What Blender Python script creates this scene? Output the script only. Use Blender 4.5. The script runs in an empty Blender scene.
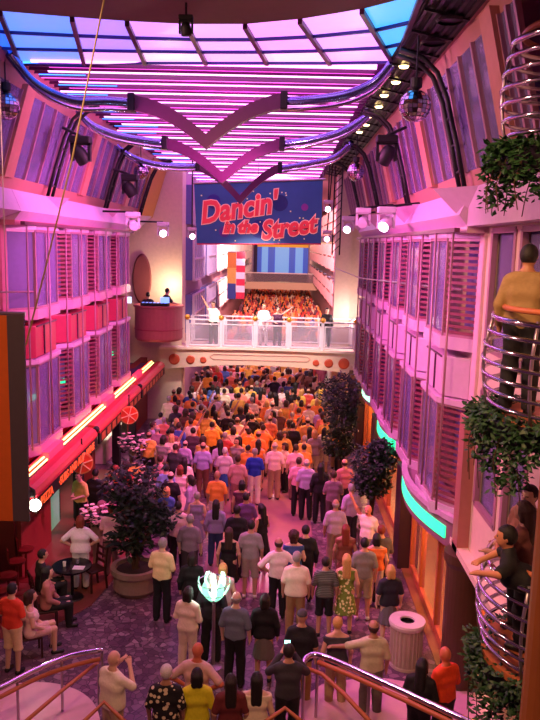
import bpy, bmesh, math, random
import numpy as np
from mathutils import Vector, Matrix
random.seed(7)
C = bpy.context.scene.collection
PI = math.pi
# ---------------------------------------------------------------- camera
F, ROLL, CH = 730.0, .025, 7.75
_v = (13.0, 115.0)
_v0 = (_v[0]*math.cos(ROLL)-_v[1]*math.sin(ROLL), _v[0]*math.sin(ROLL)+_v[1]*math.cos(ROLL))
PITCH = math.atan(_v0[1]/math.hypot(F, _v0[0]))
YAW = math.atan2(_v0[0], F*math.cos(PITCH)+_v0[1]*math.sin(PITCH))
cd = bpy.data.cameras.new('camera'); cam = bpy.data.objects.new('camera', cd); C.objects.link(cam)
cd.sensor_fit = 'VERTICAL'; cd.sensor_height = 36.0; cd.lens = F*36.0/720.0
cd.clip_start = .05; cd.clip_end = 400
cam.matrix_world = Matrix.Translation((0, 0, CH)) @ Matrix.Rotation(YAW, 4, 'Z') @ Matrix.Rotation(PI/2-PITCH, 4, 'X') @ Matrix.Rotation(ROLL, 4, 'Z')
bpy.context.scene.camera = cam
# ---------------------------------------------------------------- world and exposure
W = bpy.data.worlds.new('world'); bpy.context.scene.world = W; W.use_nodes = True
W.node_tree.nodes['Background'].inputs[0].default_value = (.30, .07, .22, 1)
W.node_tree.nodes['Background'].inputs[1].default_value = .3
vs = bpy.context.scene.view_settings
vs.view_transform = 'Standard'; vs.look = 'None'; vs.gamma = 1; vs.use_curve_mapping = False; vs.exposure = 0.0
def light(kind, name, loc, aim, power, col, size=.3, angle=60, blend=.6, size_y=None):
    l = bpy.data.lights.new(name, kind); l.energy = power; l.color = col
    if kind == 'AREA':
        l.size = size
        if size_y: l.shape = 'RECTANGLE'; l.size_y = size_y
    else: l.shadow_soft_size = size
    if kind == 'SPOT': l.spot_size = math.radians(angle); l.spot_blend = blend
    o = bpy.data.objects.new(name, l); C.objects.link(o); o.location = loc
    if kind != 'POINT': o.rotation_euler = (Vector(aim)-Vector(loc)).to_track_quat('-Z', 'Y').to_euler()
    return o
# stage lighting hung from the ceiling and along the walls, plus added fill lights
light('SPOT', 'stage_spot_orange', (-2.6, 30.2, 8.4), (-.3, 23.6, 1.2), 6500, (1, .36, .06), .25, 34)
light('SPOT', 'stage_spot_amber', (1.6, 30.2, 8.4), (-.7, 26.0, 1.2), 5200, (1, .40, .12), .25, 36)
light('SPOT', 'stage_spot_bridge', (-1.2, 25.6, 10.2), (-1.0, 31.2, 4.0), 5600, (1, .80, .70), .25, 50)
light('SPOT', 'stage_spot_far', (-.5, 40, 10.0), (-.2, 75.0, .5), 60000, (1, .42, .32), .3, 62)
light('SPOT', 'under_bridge_fill', (-.6, 41.0, 8.6), (-.8, 33.5, 1.0), 5200, (1, .45, .42), .3, 60)  # added fill, lifts the crowd under the bridge
light('SPOT', 'far_walls_fill', (-.5, 34.5, 10.6), (-.5, 60, 6), 4500, (1, .55, .72), .3, 100)  # added fill just behind the bridge, brightens the far street
light('SPOT', 'near_fill', (-1.2, 3.2, 10.4), (-1.6, 8.5, 4.5), 1500, (1, .52, .26), .2, 110)  # added fill near the camera, brightens the near pole and hanging cloth
light('SPOT', 'stage_spot_ceiling_left', (1.0, 15.0, 8.9), (-5.2, 19.0, 9.6), 1800, (1, .28, .75), .3, 90)
light('SPOT', 'stage_spot_ceiling_right', (-4.2, 14.0, 8.9), (2.8, 16.0, 9.6), 1800, (1, .28, .70), .3, 90)
light('SPOT', 'stage_spot_red_crowd', (1.6, 20.5, 10.2), (-1.6, 20.0, 1.0), 2600, (1, .22, .26), .25, 64)
light('SPOT', 'stage_spot_left_wall', (1.6, 17.0, 10.2), (-5.3, 19.5, 5.6), 4300, (1, .15, .58), .3, 80)
light('SPOT', 'stage_spot_right_wall', (-4.4, 17.0, 10.2), (3.0, 16.5, 5.2), 4000, (1, .15, .58), .3, 84)
light('SPOT', 'stage_spot_near_wall', (-4.2, 9.0, 10.3), (3.2, 11.0, 6.6), 1500, (1, .46, .42), .3, 80)
light('POINT', 'dj_wall_lamp', (-4.75, 30.6, 5.9), None, 120, (1, .72, .45), .12)
light('POINT', 'pillar_wall_lamp', (3.0, 31.6, 4.8), None, 150, (1, .70, .62), .12)
light('SPOT', 'stage_spot_front', (-3.4, 11.0, 10.4), (-.6, 14.0, .5), 550, (1, .34, .52), .3, 90)
light('SPOT', 'stage_spot_balcony', (.4, 5.6, 9.9), (2.5, 7.4, 6.0), 300, (1, .50, .24), .2, 90)

# ---------------------------------------------------------------- helpers
def ray(px, py):
    a, b = px-270, 360-py
    return (cam.matrix_world.to_3x3() @ Vector((a, b, -F)))
def at(px, py, X=None, Y=None, Z=None):
    d = ray(px, py)
    t = X/d.x if X is not None else (Y/d.y if Y is not None else (Z-CH)/d.z)
    return Vector((d.x*t, d.y*t, d.z*t+CH))
def srgb(h):
    h = h.lstrip('#'); c = [int(h[i:i+2], 16)/255 for i in (0, 2, 4)]
    return tuple(x/12.92 if x <= .04045 else ((x+.055)/1.055)**2.4 for x in c)
MATS = {}
def mat(name, col, rough=.6, metal=0, emis=None, es=0, noise=.12, nscale=8, bump=0, trans=0):
    if name in MATS: return MATS[name]
    m = bpy.data.materials.new(name); m.use_nodes = True; nt = m.node_tree; N = nt.nodes; L = nt.links
    b = N['Principled BSDF']; col = srgb(col) if isinstance(col, str) else col
    b.inputs['Roughness'].default_value = rough; b.inputs['Metallic'].default_value = metal
    tc = N.new('ShaderNodeTexCoord'); nz = N.new('ShaderNodeTexNoise'); nz.inputs['Scale'].default_value = nscale
    nz.inputs['Detail'].default_value = 4
    L.new(tc.outputs['Object'], nz.inputs['Vector'])
    mx = N.new('ShaderNodeMix'); mx.data_type = 'RGBA'
    mx.inputs[6].default_value = tuple(c*(1-noise) for c in col)+(1,); mx.inputs[7].default_value = tuple(min(1, c*(1+noise)) for c in col)+(1,)
    L.new(nz.outputs['Fac'], mx.inputs[0]); L.new(mx.outputs[2], b.inputs['Base Color'])
    if bump:
        bp = N.new('ShaderNodeBump'); bp.inputs['Strength'].default_value = bump; bp.inputs['Distance'].default_value = .02
        L.new(nz.outputs['Fac'], bp.inputs['Height']); L.new(bp.outputs[0], b.inputs['Normal'])
    if emis:
        e = srgb(emis) if isinstance(emis, str) else emis
        b.inputs['Emission Color'].default_value = e+(1,); b.inputs['Emission Strength'].default_value = es
    if trans:
        tr = N.new('ShaderNodeBsdfTransparent'); tr.inputs[0].default_value = tuple(.55+.45*c for c in col)+(1,)
        mix = N.new('ShaderNodeMixShader'); mix.inputs[0].default_value = trans
        L.new(b.outputs[0], mix.inputs[1]); L.new(tr.outputs[0], mix.inputs[2]); L.new(mix.outputs[0], N['Material Output'].inputs[0])
    MATS[name] = m; return m
def objcol_mat(name, rough, bump=.3, nscale=60, var=.15, kind=None):
    m = bpy.data.materials.new(name); m.use_nodes = True; nt = m.node_tree; N = nt.nodes; L = nt.links
    b = N['Principled BSDF']; b.inputs['Roughness'].default_value = rough
    oi = N.new('ShaderNodeObjectInfo'); tc = N.new('ShaderNodeTexCoord')
    hs = N.new('ShaderNodeHueSaturation'); L.new(oi.outputs['Color'], hs.inputs['Color'])
    if kind == 'floral':
        vo = N.new('ShaderNodeTexVoronoi'); vo.inputs['Scale'].default_value = 13; L.new(tc.outputs['Object'], vo.inputs['Vector'])
        cr = N.new('ShaderNodeValToRGB'); cr.color_ramp.interpolation = 'CONSTANT'
        cr.color_ramp.elements[0].color = (.75, .62, .42, 1); cr.color_ramp.elements[1].position = .36; cr.color_ramp.elements[1].color = (0, 0, 0, 1)
        L.new(vo.outputs['Distance'], cr.inputs[0])
        ad = N.new('ShaderNodeMix'); ad.data_type = 'RGBA'; ad.blend_type = 'ADD'; ad.inputs[0].default_value = 1
        L.new(hs.outputs[0], ad.inputs[6]); L.new(cr.outputs[0], ad.inputs[7]); L.new(ad.outputs[2], b.inputs['Base Color'])
    elif kind == 'stripe':
        wv = N.new('ShaderNodeTexWave'); wv.bands_direction = 'Z'; wv.inputs['Scale'].default_value = 9; wv.inputs['Distortion'].default_value = 1.5
        L.new(tc.outputs['Object'], wv.inputs['Vector'])
        ad = N.new('ShaderNodeMix'); ad.data_type = 'RGBA'; ad.inputs[7].default_value = (.04, .035, .04, 1)
        L.new(wv.outputs['Fac'], ad.inputs[0]); L.new(hs.outputs[0], ad.inputs[6]); L.new(ad.outputs[2], b.inputs['Base Color'])
    else: L.new(hs.outputs[0], b.inputs['Base Color'])
    nz = N.new('ShaderNodeTexNoise'); nz.inputs['Scale'].default_value = nscale; L.new(tc.outputs['Object'], nz.inputs['Vector'])
    mr = N.new('ShaderNodeMapRange'); mr.inputs[3].default_value = 1-var; mr.inputs[4].default_value = 1+var
    L.new(nz.outputs['Fac'], mr.inputs[0]); L.new(mr.outputs[0], hs.inputs['Value'])
    bp = N.new('ShaderNodeBump'); bp.inputs['Strength'].default_value = bump; bp.inputs['Distance'].default_value = .01
    L.new(nz.outputs['Fac'], bp.inputs['Height']); L.new(bp.outputs[0], b.inputs['Normal'])
    return m

class MB:
    def __init__(s): s.v = []; s.f = []; s.mi = []; s.cur = 0
    def add(s, vs, fs):
        n = len(s.v); s.v += [tuple(v) for v in vs]; s.f += [tuple(n+i for i in f) for f in fs]; s.mi += [s.cur]*len(fs); return s
    def box(s, x0, x1, y0, y1, z0, z1):
        return s.hexa([(x0, y0, z0), (x1, y0, z0), (x1, y1, z0), (x0, y1, z0), (x0, y0, z1), (x1, y0, z1), (x1, y1, z1), (x0, y1, z1)])
    def hexa(s, p): return s.add(p, [(0, 3, 2, 1), (4, 5, 6, 7), (0, 1, 5, 4), (1, 2, 6, 5), (2, 3, 7, 6), (3, 0, 4, 7)])
    def bar(s, a, b, w, h=None, up=(0, 0, 1)):          # rectangular bar from a to b
        a = Vector(a); b = Vector(b); h = h or w; d = (b-a).normalized(); u = Vector(up)
        if abs(d.dot(u)) > .98: u = Vector((0, 1, 0))
        r = d.cross(u).normalized()*w/2; u = r.cross(d).normalized()*h/2
        return s.hexa([a-r-u, a+r-u, a+r+u, a-r+u, b-r-u, b+r-u, b+r+u, b-r+u])
    def prism(s, poly, h, axis=2):                       # poly: list of 3D points, extruded by vector h
        n = len(poly); h = Vector(h); P = [Vector(p) for p in poly]
        return s.add(P+[p+h for p in P], [tuple(range(n))[::-1], tuple(range(n, 2*n))]+[(i, (i+1) % n, n+(i+1) % n, n+i) for i in range(n)])
    def tube(s, pts, r, n=8, caps=True, closed=False):
        P = [Vector(p) for p in pts]; m = len(P); R = r if isinstance(r, (list, tuple)) else [r]*m; vs = []; u = None
        for i, p in enumerate(P):
            if closed: d = P[(i+1) % m]-P[i-1]
            else: d = P[min(i+1, m-1)]-P[max(i-1, 0)]
            d.normalize()
            if u is None: u = d.orthogonal().normalized()
            u = (u-d*u.dot(d)).normalized(); w = d.cross(u)
            for k in range(n): a = 2*PI*k/n; vs.append(p+(u*math.cos(a)+w*math.sin(a))*R[i])
        fs = []
        for i in range(m if closed else m-1):
            j = (i+1) % m
            for k in range(n): fs.append((i*n+k, i*n+(k+1) % n, j*n+(k+1) % n, j*n+k))
        if caps and not closed: fs += [tuple(range(n))[::-1], tuple(range((m-1)*n, m*n))]
        return s.add(vs, fs)
    def lathe(s, prof, c=(0, 0, 0), n=20, a0=0, a1=2*PI, axis='z'):
        full = abs(a1-a0-2*PI) < 1e-6; m = n if full else n+1; vs = []
        for r, z in prof:
            for k in range(m):
                a = a0+(a1-a0)*k/n
                q = (r*math.cos(a), r*math.sin(a), z)
                if axis == 'y': q = (q[0], z, q[1])
                if axis == 'x': q = (z, q[0], q[1])
                vs.append((c[0]+q[0], c[1]+q[1], c[2]+q[2]))
        fs = []
        for i in range(len(prof)-1):
            for k in range(n):
                j = (k+1) % m; fs.append((i*m+k, i*m+j, (i+1)*m+j, (i+1)*m+k))
        return s.add(vs, fs)
    def ball(s, c, r, n=12, sc=(1, 1, 1)):
        vs = []; fs = []; h = n//2
        for i in range(h+1):
            t = PI*i/h
            for k in range(n): a = 2*PI*k/n; vs.append((c[0]+r*sc[0]*math.sin(t)*math.cos(a), c[1]+r*sc[1]*math.sin(t)*math.sin(a), c[2]+r*sc[2]*math.cos(t)))
        for i in range(h):
            for k in range(n): j = (k+1) % n; fs.append((i*n+k, (i+1)*n+k, (i+1)*n+j, i*n+j))
        return s.add(vs, fs)
    def build(s, name, m, parent=None, smooth=False, bevel=0, loc=None):
        me = bpy.data.meshes.new(name); me.from_pydata(s.v, [], s.f); me.validate()
        bm = bmesh.new(); bm.from_mesh(me)
        bmesh.ops.remove_doubles(bm, verts=bm.verts, dist=1e-5); bmesh.ops.recalc_face_normals(bm, faces=bm.faces); bm.to_mesh(me); bm.free()
        for mm in (m if isinstance(m, (list, tuple)) else [m]): me.materials.append(mm)
        if len(me.polygons) == len(s.mi):
            for p, i in zip(me.polygons, s.mi): p.material_index = i
        if smooth:
            for p in me.polygons: p.use_smooth = True
        o = bpy.data.objects.new(name, me); C.objects.link(o)
        if parent: o.parent = parent
        if loc: o.location = loc
        if bevel:
            b = o.modifiers.new('bevel', 'BEVEL'); b.width = bevel; b.segments = 2; b.limit_method = 'ANGLE'
        return o
def tag(o, label=None, cat=None, group=None, kind=None):
    if label: o['label'] = label
    if cat: o['category'] = cat
    if group: o['group'] = group
    if kind: o['kind'] = kind
    return o
def thing(name, label, cat, loc=(0, 0, 0), rz=0, group=None):
    o = bpy.data.objects.new(name, None); C.objects.link(o); o.location = loc; o.rotation_euler = (0, 0, rz); o.empty_display_size = .1
    return tag(o, label, cat, group)
def struct(name, mb, m, **k):
    return tag(mb.build(name, m, **k), kind='structure')
def copy_tree(o, parent=None):
    c = o.copy(); C.objects.link(c); c.parent = parent
    for ch in list(o.children): copy_tree(ch, c)
    return c
def text_mesh(name, s, size, m, parent, loc, rot, offset=0, extrude=.01, shear=0, align='LEFT', sx=1):
    cu = bpy.data.curves.new(name, 'FONT'); cu.body = s; cu.size = size; cu.offset = offset; cu.extrude = extrude; cu.shear = shear; cu.align_x = align; cu.resolution_u = 3
    t = bpy.data.objects.new(name, cu); C.objects.link(t); dg = bpy.context.evaluated_depsgraph_get()
    me = bpy.data.meshes.new_from_object(t.evaluated_get(dg)); bpy.data.objects.remove(t)
    me.materials.clear(); me.materials.append(m)
    o = bpy.data.objects.new(name, me); C.objects.link(o); o.parent = parent; o.location = loc; o.rotation_euler = rot; o.scale = (sx, 1, 1)
    return o
# ---------------------------------------------------------------- materials
pinkwall = mat('painted_wall_pink_cream', '#d9b3bd', .55)
cream = mat('cream_plaster', '#dcc4b0', .5)
rosy = mat('rose_panel', '#c9708c', .45)
redpanel = mat('red_panel', '#a82a4a', .4)
palepanel = mat('pale_metal_panel', '#c9a6c4', .35)
orangewood = mat('orange_wood', '#b5643a', .45, nscale=3)
browncol = mat('brown_column', '#4e2e22', .5)
darkm = mat('dark_metal', '#1c1620', .4, .4)
black = mat('black_matt', '#0c0a0e', .6)
chrome = mat('chrome', '#d8d4e0', .12, 1)
steel = mat('brushed_steel', '#b8a8b4', .3, .9)
frame = mat('window_frame_mauve', '#a8788c', .4, .2)
louvre = mat('louvre_brick_red', '#7c3448', .5)
mauvebeam = mat('mauve_beam', '#5a2850', .35, .3)
bluechrome = mat('blue_chrome_pipe', '#7f8fc8', .18, .95)
glass = mat('window_glass', '#9c90c4', .08, 0, trans=.58)
clearglass = mat('clear_glass', '#cfc8d8', .05, 0, trans=.8)
curtain = mat('curtain_lavender', '#b8a8dc', .8)
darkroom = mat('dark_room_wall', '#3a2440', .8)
soffit = mat('brown_soffit', '#6b4a3a', .6)
red = mat('red_awning', '#c2203a', .45)
neon_y = mat('neon_yellow', '#ffe0a0', .4, emis='#ffd070', es=6)
neon_r = mat('neon_red', '#ff3050', .4, emis='#ff2040', es=2.2)
neon_g = mat('neon_green', '#40ffb0', .4, emis='#20ffa0', es=1.6)
globe_m = mat('lamp_globe', '#fff4e0', .3, emis='#fff0d8', es=9)
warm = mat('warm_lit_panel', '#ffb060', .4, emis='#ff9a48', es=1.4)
whitelens = mat('lamp_lens', '#ffffff', .3, emis='#fff2ff', es=10)
pinklens = mat('lamp_lens_pink', '#ffc0e0', .3, emis='#ff9ac8', es=12)
whiteplastic = mat('white_plastic', '#e0d6e0', .4)
gold = mat('gold_ornament', '#d8a040', .3, .6)
leafm = mat('leaf_green', '#1e4420', .5, noise=.4, nscale=5)
leafd = mat('leaf_dark', '#12261a', .5, noise=.4, nscale=5)
bark = mat('bark', '#4a3020', .8)
stone = mat('stone_planter', '#8a7468', .7, nscale=14, bump=.4)
darkwood = mat('dark_wood', '#3a1c14', .4)
redseat = mat('red_leather', '#6e1a18', .4)
pinkflower = mat('pale_pink_petals', '#f0c8cc', .6)
orangecloth = mat('orange_banner_cloth', '#c85a10', .7)
darkcloth = mat('charcoal_banner_cloth', '#4a3e48', .7)
# ---------------------------------------------------------------- floor
def floor_mat():
    m = bpy.data.materials.new('marble_street_floor'); m.use_nodes = True; N = m.node_tree.nodes; L = m.node_tree.links; b = N['Principled BSDF']
    tc = N.new('ShaderNodeTexCoord'); vo = N.new('ShaderNodeTexVoronoi'); vo.inputs['Scale'].default_value = 8; vo.feature = 'F1'
    L.new(tc.outputs['Object'], vo.inputs['Vector'])
    cr = N.new('ShaderNodeValToRGB'); e = cr.color_ramp.elements
    e[0].color = srgb('#4a3448')+(1,); e[1].color = srgb('#a08490')+(1,); x = e.new(.5); x.color = srgb('#6a4c60')+(1,)
    L.new(vo.outputs['Color'], cr.inputs[0])
    v2 = N.new('ShaderNodeTexVoronoi'); v2.inputs['Scale'].default_value = 8; v2.feature = 'DISTANCE_TO_EDGE'; L.new(tc.outputs['Object'], v2.inputs['Vector'])
    st = N.new('ShaderNodeMath'); st.operation = 'GREATER_THAN'; st.inputs[1].default_value = .05; L.new(v2.outputs['Distance'], st.inputs[0])
    mx = N.new('ShaderNodeMix'); mx.data_type = 'RGBA'; mx.inputs[6].default_value = srgb('#443040')+(1,)
    L.new(st.outputs[0], mx.inputs[0]); L.new(cr.outputs[0], mx.inputs[7]); L.new(mx.outputs[2], b.inputs['Base Color'])
    b.inputs['Roughness'].default_value = .28
    return m
struct('floor', MB().box(-14, 8, 2, 130, -.2, 0), floor_mat())
terrace = mat('terracotta_tiles', '#7a3c34', .35, nscale=20)
struct('trim_1', MB().prism([(-9, 12.4, .002), (-4.7, 13.3, .002), (-3.9, 14.6, .002), (-3.75, 15.6, .002), (-3.4, 18.5, .002), (-4.2, 24, .002), (-9, 24, .002)], (0, 0, .012)), terrace)
central = mat('rose_path_tiles', '#a07078', .22, nscale=3)
struct('trim_2', MB().box(-1.7, 1.0, 15.4, 36, .002, .01), central)

# ---------------------------------------------------------------- ceiling
CZ = 11.05
def cz(px, py, dz=0): return at(px, py, Z=CZ+dz)
mb = MB()
mb.box(-14, 8, 2, 130, 11.6, 11.8)
struct('ceiling', mb, soffit)
front = [(-55, 4), (0, 11), (72, 17), (127, 21), (187, 24), (245, 24), (300, 19), (362, 9), (421, -6)]
back = [(4, 62), (20, 62), (84, 62), (145, 62), (206, 62), (267, 62), (330, 62), (393, 61), (396, 60)]
FP = [cz(*p) for p in front]; BP = [cz(*p) for p in back]
# soffit ahead of the light panel
mb = MB(); mb.prism([(-9, 4, CZ), (6, 4, CZ), (6, FP[-1].y, CZ)]+[tuple(p) for p in FP[::-1]]+[(-9, FP[0].y, CZ)], (0, 0, .5))
struct('trim_3', mb, soffit)
root = thing('ceiling_light_panel', 'blue and pink backlit glass panel at the front of the ceiling', 'ceiling light')
cols = ['#2c6cff', '#5c8cff', '#a880ff', '#d090ff', '#e0a0ff', '#e898ff', '#d8a0ff', '#48b0ff']
for i in range(8):
    for j in range(3):
        q = lambda u, v: (FP[u].lerp(BP[u], v/3))
        c = cols[i]
        if j == 2 and 1 < i < 7: c = ['#f0a0ff', '#ffc0ff'][i % 2]
        m = mat('panel_'+c[1:], c, .3, emis=c, es=1.35)
        MB().prism([q(i, j)+Vector((.03, 0, 0)), q(i+1, j)-Vector((.03, 0, 0)), q(i+1, j+1)-Vector((.03, 0, 0)), q(i, j+1)+Vector((.03, 0, 0))], (0, 0, .03)).build('glass_pane', m, root)
mb = MB()
for i in range(9): mb.bar(FP[i]-Vector((0, 0, .02)), BP[i]-Vector((0, 0, .02)), .07, .10)
mb.build('rafter', mauvebeam, root)
mb = MB()
for v in (1/3, 2/3, 1):
    for i in range(8): mb.bar(FP[i].lerp(BP[i], v)-Vector((0, 0, .01)), FP[i+1].lerp(BP[i+1], v)-Vector((0, 0, .01)), .05, .07)
mb.build('crossbar', mat('panel_crossbar', '#38307a', .3, .5), root)
# slatted neon ceiling
XL, XR = -4.9, 1.75
y0 = BP[4].y
root = thing('neon_ceiling', 'slatted ceiling of pink and violet neon tubes above the street', 'ceiling light')
MB().box(XL-.3, XR+.15, y0, 44, CZ+.12, CZ+.2).build('backing', mat('ceiling_backlight', '#c040ff', .5, emis='#b848e8', es=.6), root)
tubecols = [('#ff9cf8', 2.8), ('#ff68e8', 1.9), ('#ffb8ff', 3.0), ('#ee50d8', 1.6)]
k = 0; y = y0+.14
while y < 44 and k < 98:
    c, e = tubecols[(k*7+k//3) % 4]
    m = mat('tube_'+c[1:], c, .3, emis=c, es=e)
    x0 = XL+.25*math.sin(k*1.3)+.1; x1 = XR-.1
    MB().tube([(x0, y, CZ+.03), (x1, y, CZ+.03)], .07+.02*(k % 3), 8).build('neon_tube', m, root)
    if k % 3 == 0:
        MB().tube([(x0-.35, y+.14, CZ), (x0+.9, y+.14, CZ)], .035, 8).build('blue_tube', mat('tube_blue', '#3070ff', .3, emis='#3880ff', es=4), root)['label'] = 'short blue neon tube'
    MB().box(XL-.2, XR+.1, y+.17, y+.20, CZ-.07, CZ+.12).build('fin', mauvebeam, root)
    y += .30+.014*k*.35; k += 1
# far plain ceiling and side coves
MB_ = MB().box(-8, 6, 44, 125, 11.0, 11.3); struct('trim_4', MB_, mat('far_ceiling', '#7a4a78', .6))
def cove(side):
    s = side; xe = XL-.1 if s < 0 else XR+.1; xw = -5.05 if s < 0 else 2.45
    mb = MB(); mb.prism([(xe, 2.5, CZ-.02), (xw-(.9 if s > 0 else -.0)*0, 2.5, 10.85), (xw+s*3, 2.5, 10.85), (xw+s*3, 2.5, 11.5), (xe, 2.5, 11.5)], (0, 110, 0))
    struct('trim_5' if s < 0 else 'trim_6', mb, mat('cove_rose', '#a8606c', .5))
cove(-1); cove(1)
# black slotted grille along the right cove
g = thing('ceiling_grille', 'long dark slotted air grille along the right ceiling edge', 'grille')
mb = MB()
for i in range(5): mb.bar((1.86+.13*i, 8, 10.98-.03*i), (1.86+.13*i, 34, 10.98-.03*i), .05, .06)
for i in range(26): mb.bar((1.82, 8.5+i, 10.94), (2.44, 8.5+i, 10.82), .05, .04)
mb.build('slats', darkm, g)
MB().prism([(1.80, 8, 11.0), (2.46, 8, 10.84), (2.46, 8, 10.87), (1.80, 8, 11.03)], (0, 26, 0)).build('backing', black, g)
for i in range(7):
    o = MB().lathe([(.0, -.02), (.07, -.02), (.09, .01)], (0, 0, 0), 12).build('ceiling_downlight', mat('warm_downlight', '#ffe0a0', .3, emis='#ffd890', es=9), loc=(2.02+.05*(i % 2), 13.4+1.25*i, 10.87))
    tag(o, 'small warm recessed downlight in the right ceiling grille, '+['nearest the camera', 'second', 'third', 'fourth, middle one', 'fifth', 'sixth', 'farthest'][i], 'downlight', 'downlights in the right ceiling grille')
for i in range(3):
    o = MB().lathe([(.17, -.03), (.2, 0), (.0, 0)], (0, 0, 0), 18).build('ceiling_speaker', darkm, loc=(2.2, 10.6+i*1.1, 10.84))
    tag(o, 'round dark speaker in the top right ceiling grille, '+['nearest the corner', 'middle of three', 'farthest of three'][i], 'speaker', 'ceiling speakers in the grille')

# gull wing trusses under the ceiling
def curve(pts, ya, yb):
    n = len(pts); P = [at(p[0], p[1], Y=ya+(yb-ya)*i/(n-1)) for i, p in enumerate(pts)]
    out = []
    for i in range(n-1):
        a = P[max(i-1, 0)]; b = P[i]; c = P[i+1]; d = P[min(i+2, n-1)]
        for t in (0, .25, .5, .75):
            out.append(.5*((2*b)+(c-a)*t+(2*a-5*b+4*c-d)*t*t+(3*b-a-3*c+d)*t**3))
    out.append(P[-1]); return out
TR = [
 (14.6, (132, 103), (206, 142), (284, 101), [(8, 52), (17, 64), (33, 82), (56, 95), (78, 101), (107, 101), (132, 103)], [(284, 101), (310, 100), (345, 95), (375, 82), (393, 62)], 13.6, 'nearest the camera', .085),
 (19.2, (165, 143), (222, 178), (282, 144), [(70, 98), (76, 108), (89, 123), (107, 132), (130, 138), (165, 143)], [(282, 144), (310, 140), (340, 132), (365, 117), (380, 98)], 18.0, 'second from the camera', .085),
 (24.0, (198, 166), (240, 200), (280, 168), [(100, 122), (110, 138), (124, 152), (146, 162), (174, 166), (198, 166)], [(280, 168), (305, 164), (335, 157), (352, 142)], 22.5, 'just before the banner', .08)]
for Y, a, v, b, lp, rp, y_, w, r in TR:
    t = thing('ceiling_truss', 'mauve V shaped ceiling beam with blue chrome arms, '+w, 'ceiling beam', tuple(at(v[0], v[1], Y=Y)), 0, 'gull wing ceiling beams')
    o = Vector(t.location); A, V, B = at(*a, Y=Y), at(*v, Y=Y), at(*b, Y=Y)
    def bend(p, q, up):
        return [p.lerp(q, i/8)+Vector((0, 0, up*math.sin(PI*i/8))) for i in range(9)]
    for P in (bend(A, V, .14), bend(V, B, .14)):
        mb = MB(); Q = [p-o for p in P]
        up_ = Vector((0, 0, .14)); mb.prism([q-up_-Vector((0, .1, 0)) for q in Q]+[q+up_-Vector((0, .1, 0)) for q in Q[::-1]], (0, .2, 0))
        mb.build('beam', mauvebeam, t)
    for P in (curve(lp, y_, Y), curve(rp, Y, y_)):
        mb = MB(); mb.tube([p-o for p in P], r, 12); mb.build('chrome_arm', bluechrome, t, smooth=True)
        mb = MB(); mb.tube([p-o+Vector((0, .3, -.10)) for p in P], r*.5, 8); mb.build('lower_pipe', chrome, t, smooth=True)
    for P in (A, B):
        MB().box(-.07, .07, -.14, .14, -.17, .17).build('collar', darkm, t, loc=tuple(P-o), bevel=.02)
# disco balls
ballm = mat('mirror_ball', '#c8b8d8', .15, 1, noise=.5, nscale=40, bump=1)
def disco(px, py, Y, r, lab):
    c = at(px, py, Y=Y); t = thing('mirror_ball', lab, 'mirror ball', tuple(c), 0, 'mirror balls along the ceiling edges')
    vs = []; fs = []; n = 20; h = 12
    mb = MB()
    for i in range(h):
        for k in range(n):
            t0, t1 = PI*i/h+.02, PI*(i+1)/h-.02; a0, a1 = 2*PI*k/n+.02, 2*PI*(k+1)/n-.02
            tt, aa = (t0+t1)/2, (a0+a1)/2; nn = Vector((math.sin(tt)*math.cos(aa), math.sin(tt)*math.sin(aa), math.cos(tt)))
            P = [Vector((math.sin(x)*math.cos(yy), math.sin(x)*math.sin(yy), math.cos(x)))*r for x, yy in ((t0, a0), (t0, a1), (t1, a1), (t1, a0))]
            mb.add(P, [(0, 1, 2, 3)])
    mb.build('mirror_tiles', chrome, t); MB().ball((0, 0, 0), r*.975, 20).build('core', darkm, t, smooth=True)
    MB().lathe([(0, r+.16), (.09, r+.16), (.09, r+.03), (.03, r-.01)], (0, 0, 0), 12).build('motor', black, t)
    top = 10.9-c.z
    MB().tube([(0, 0, r+.1), (0, 0, max(top, r+.2))], .015, 6).build('hanging_rod', black, t)
disco(415, 106, 11.6, .24, 'large mirror ball hanging at the right ceiling edge')
disco(6, 106, 13.6, .24, 'mirror ball hanging at the left edge of the frame')
disco(356, 172, 21.5, .25, 'small far mirror ball by the right wall near the banner')
disco(141, 172, 23.5, .24, 'small far mirror ball by the left wall near the banner')

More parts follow.
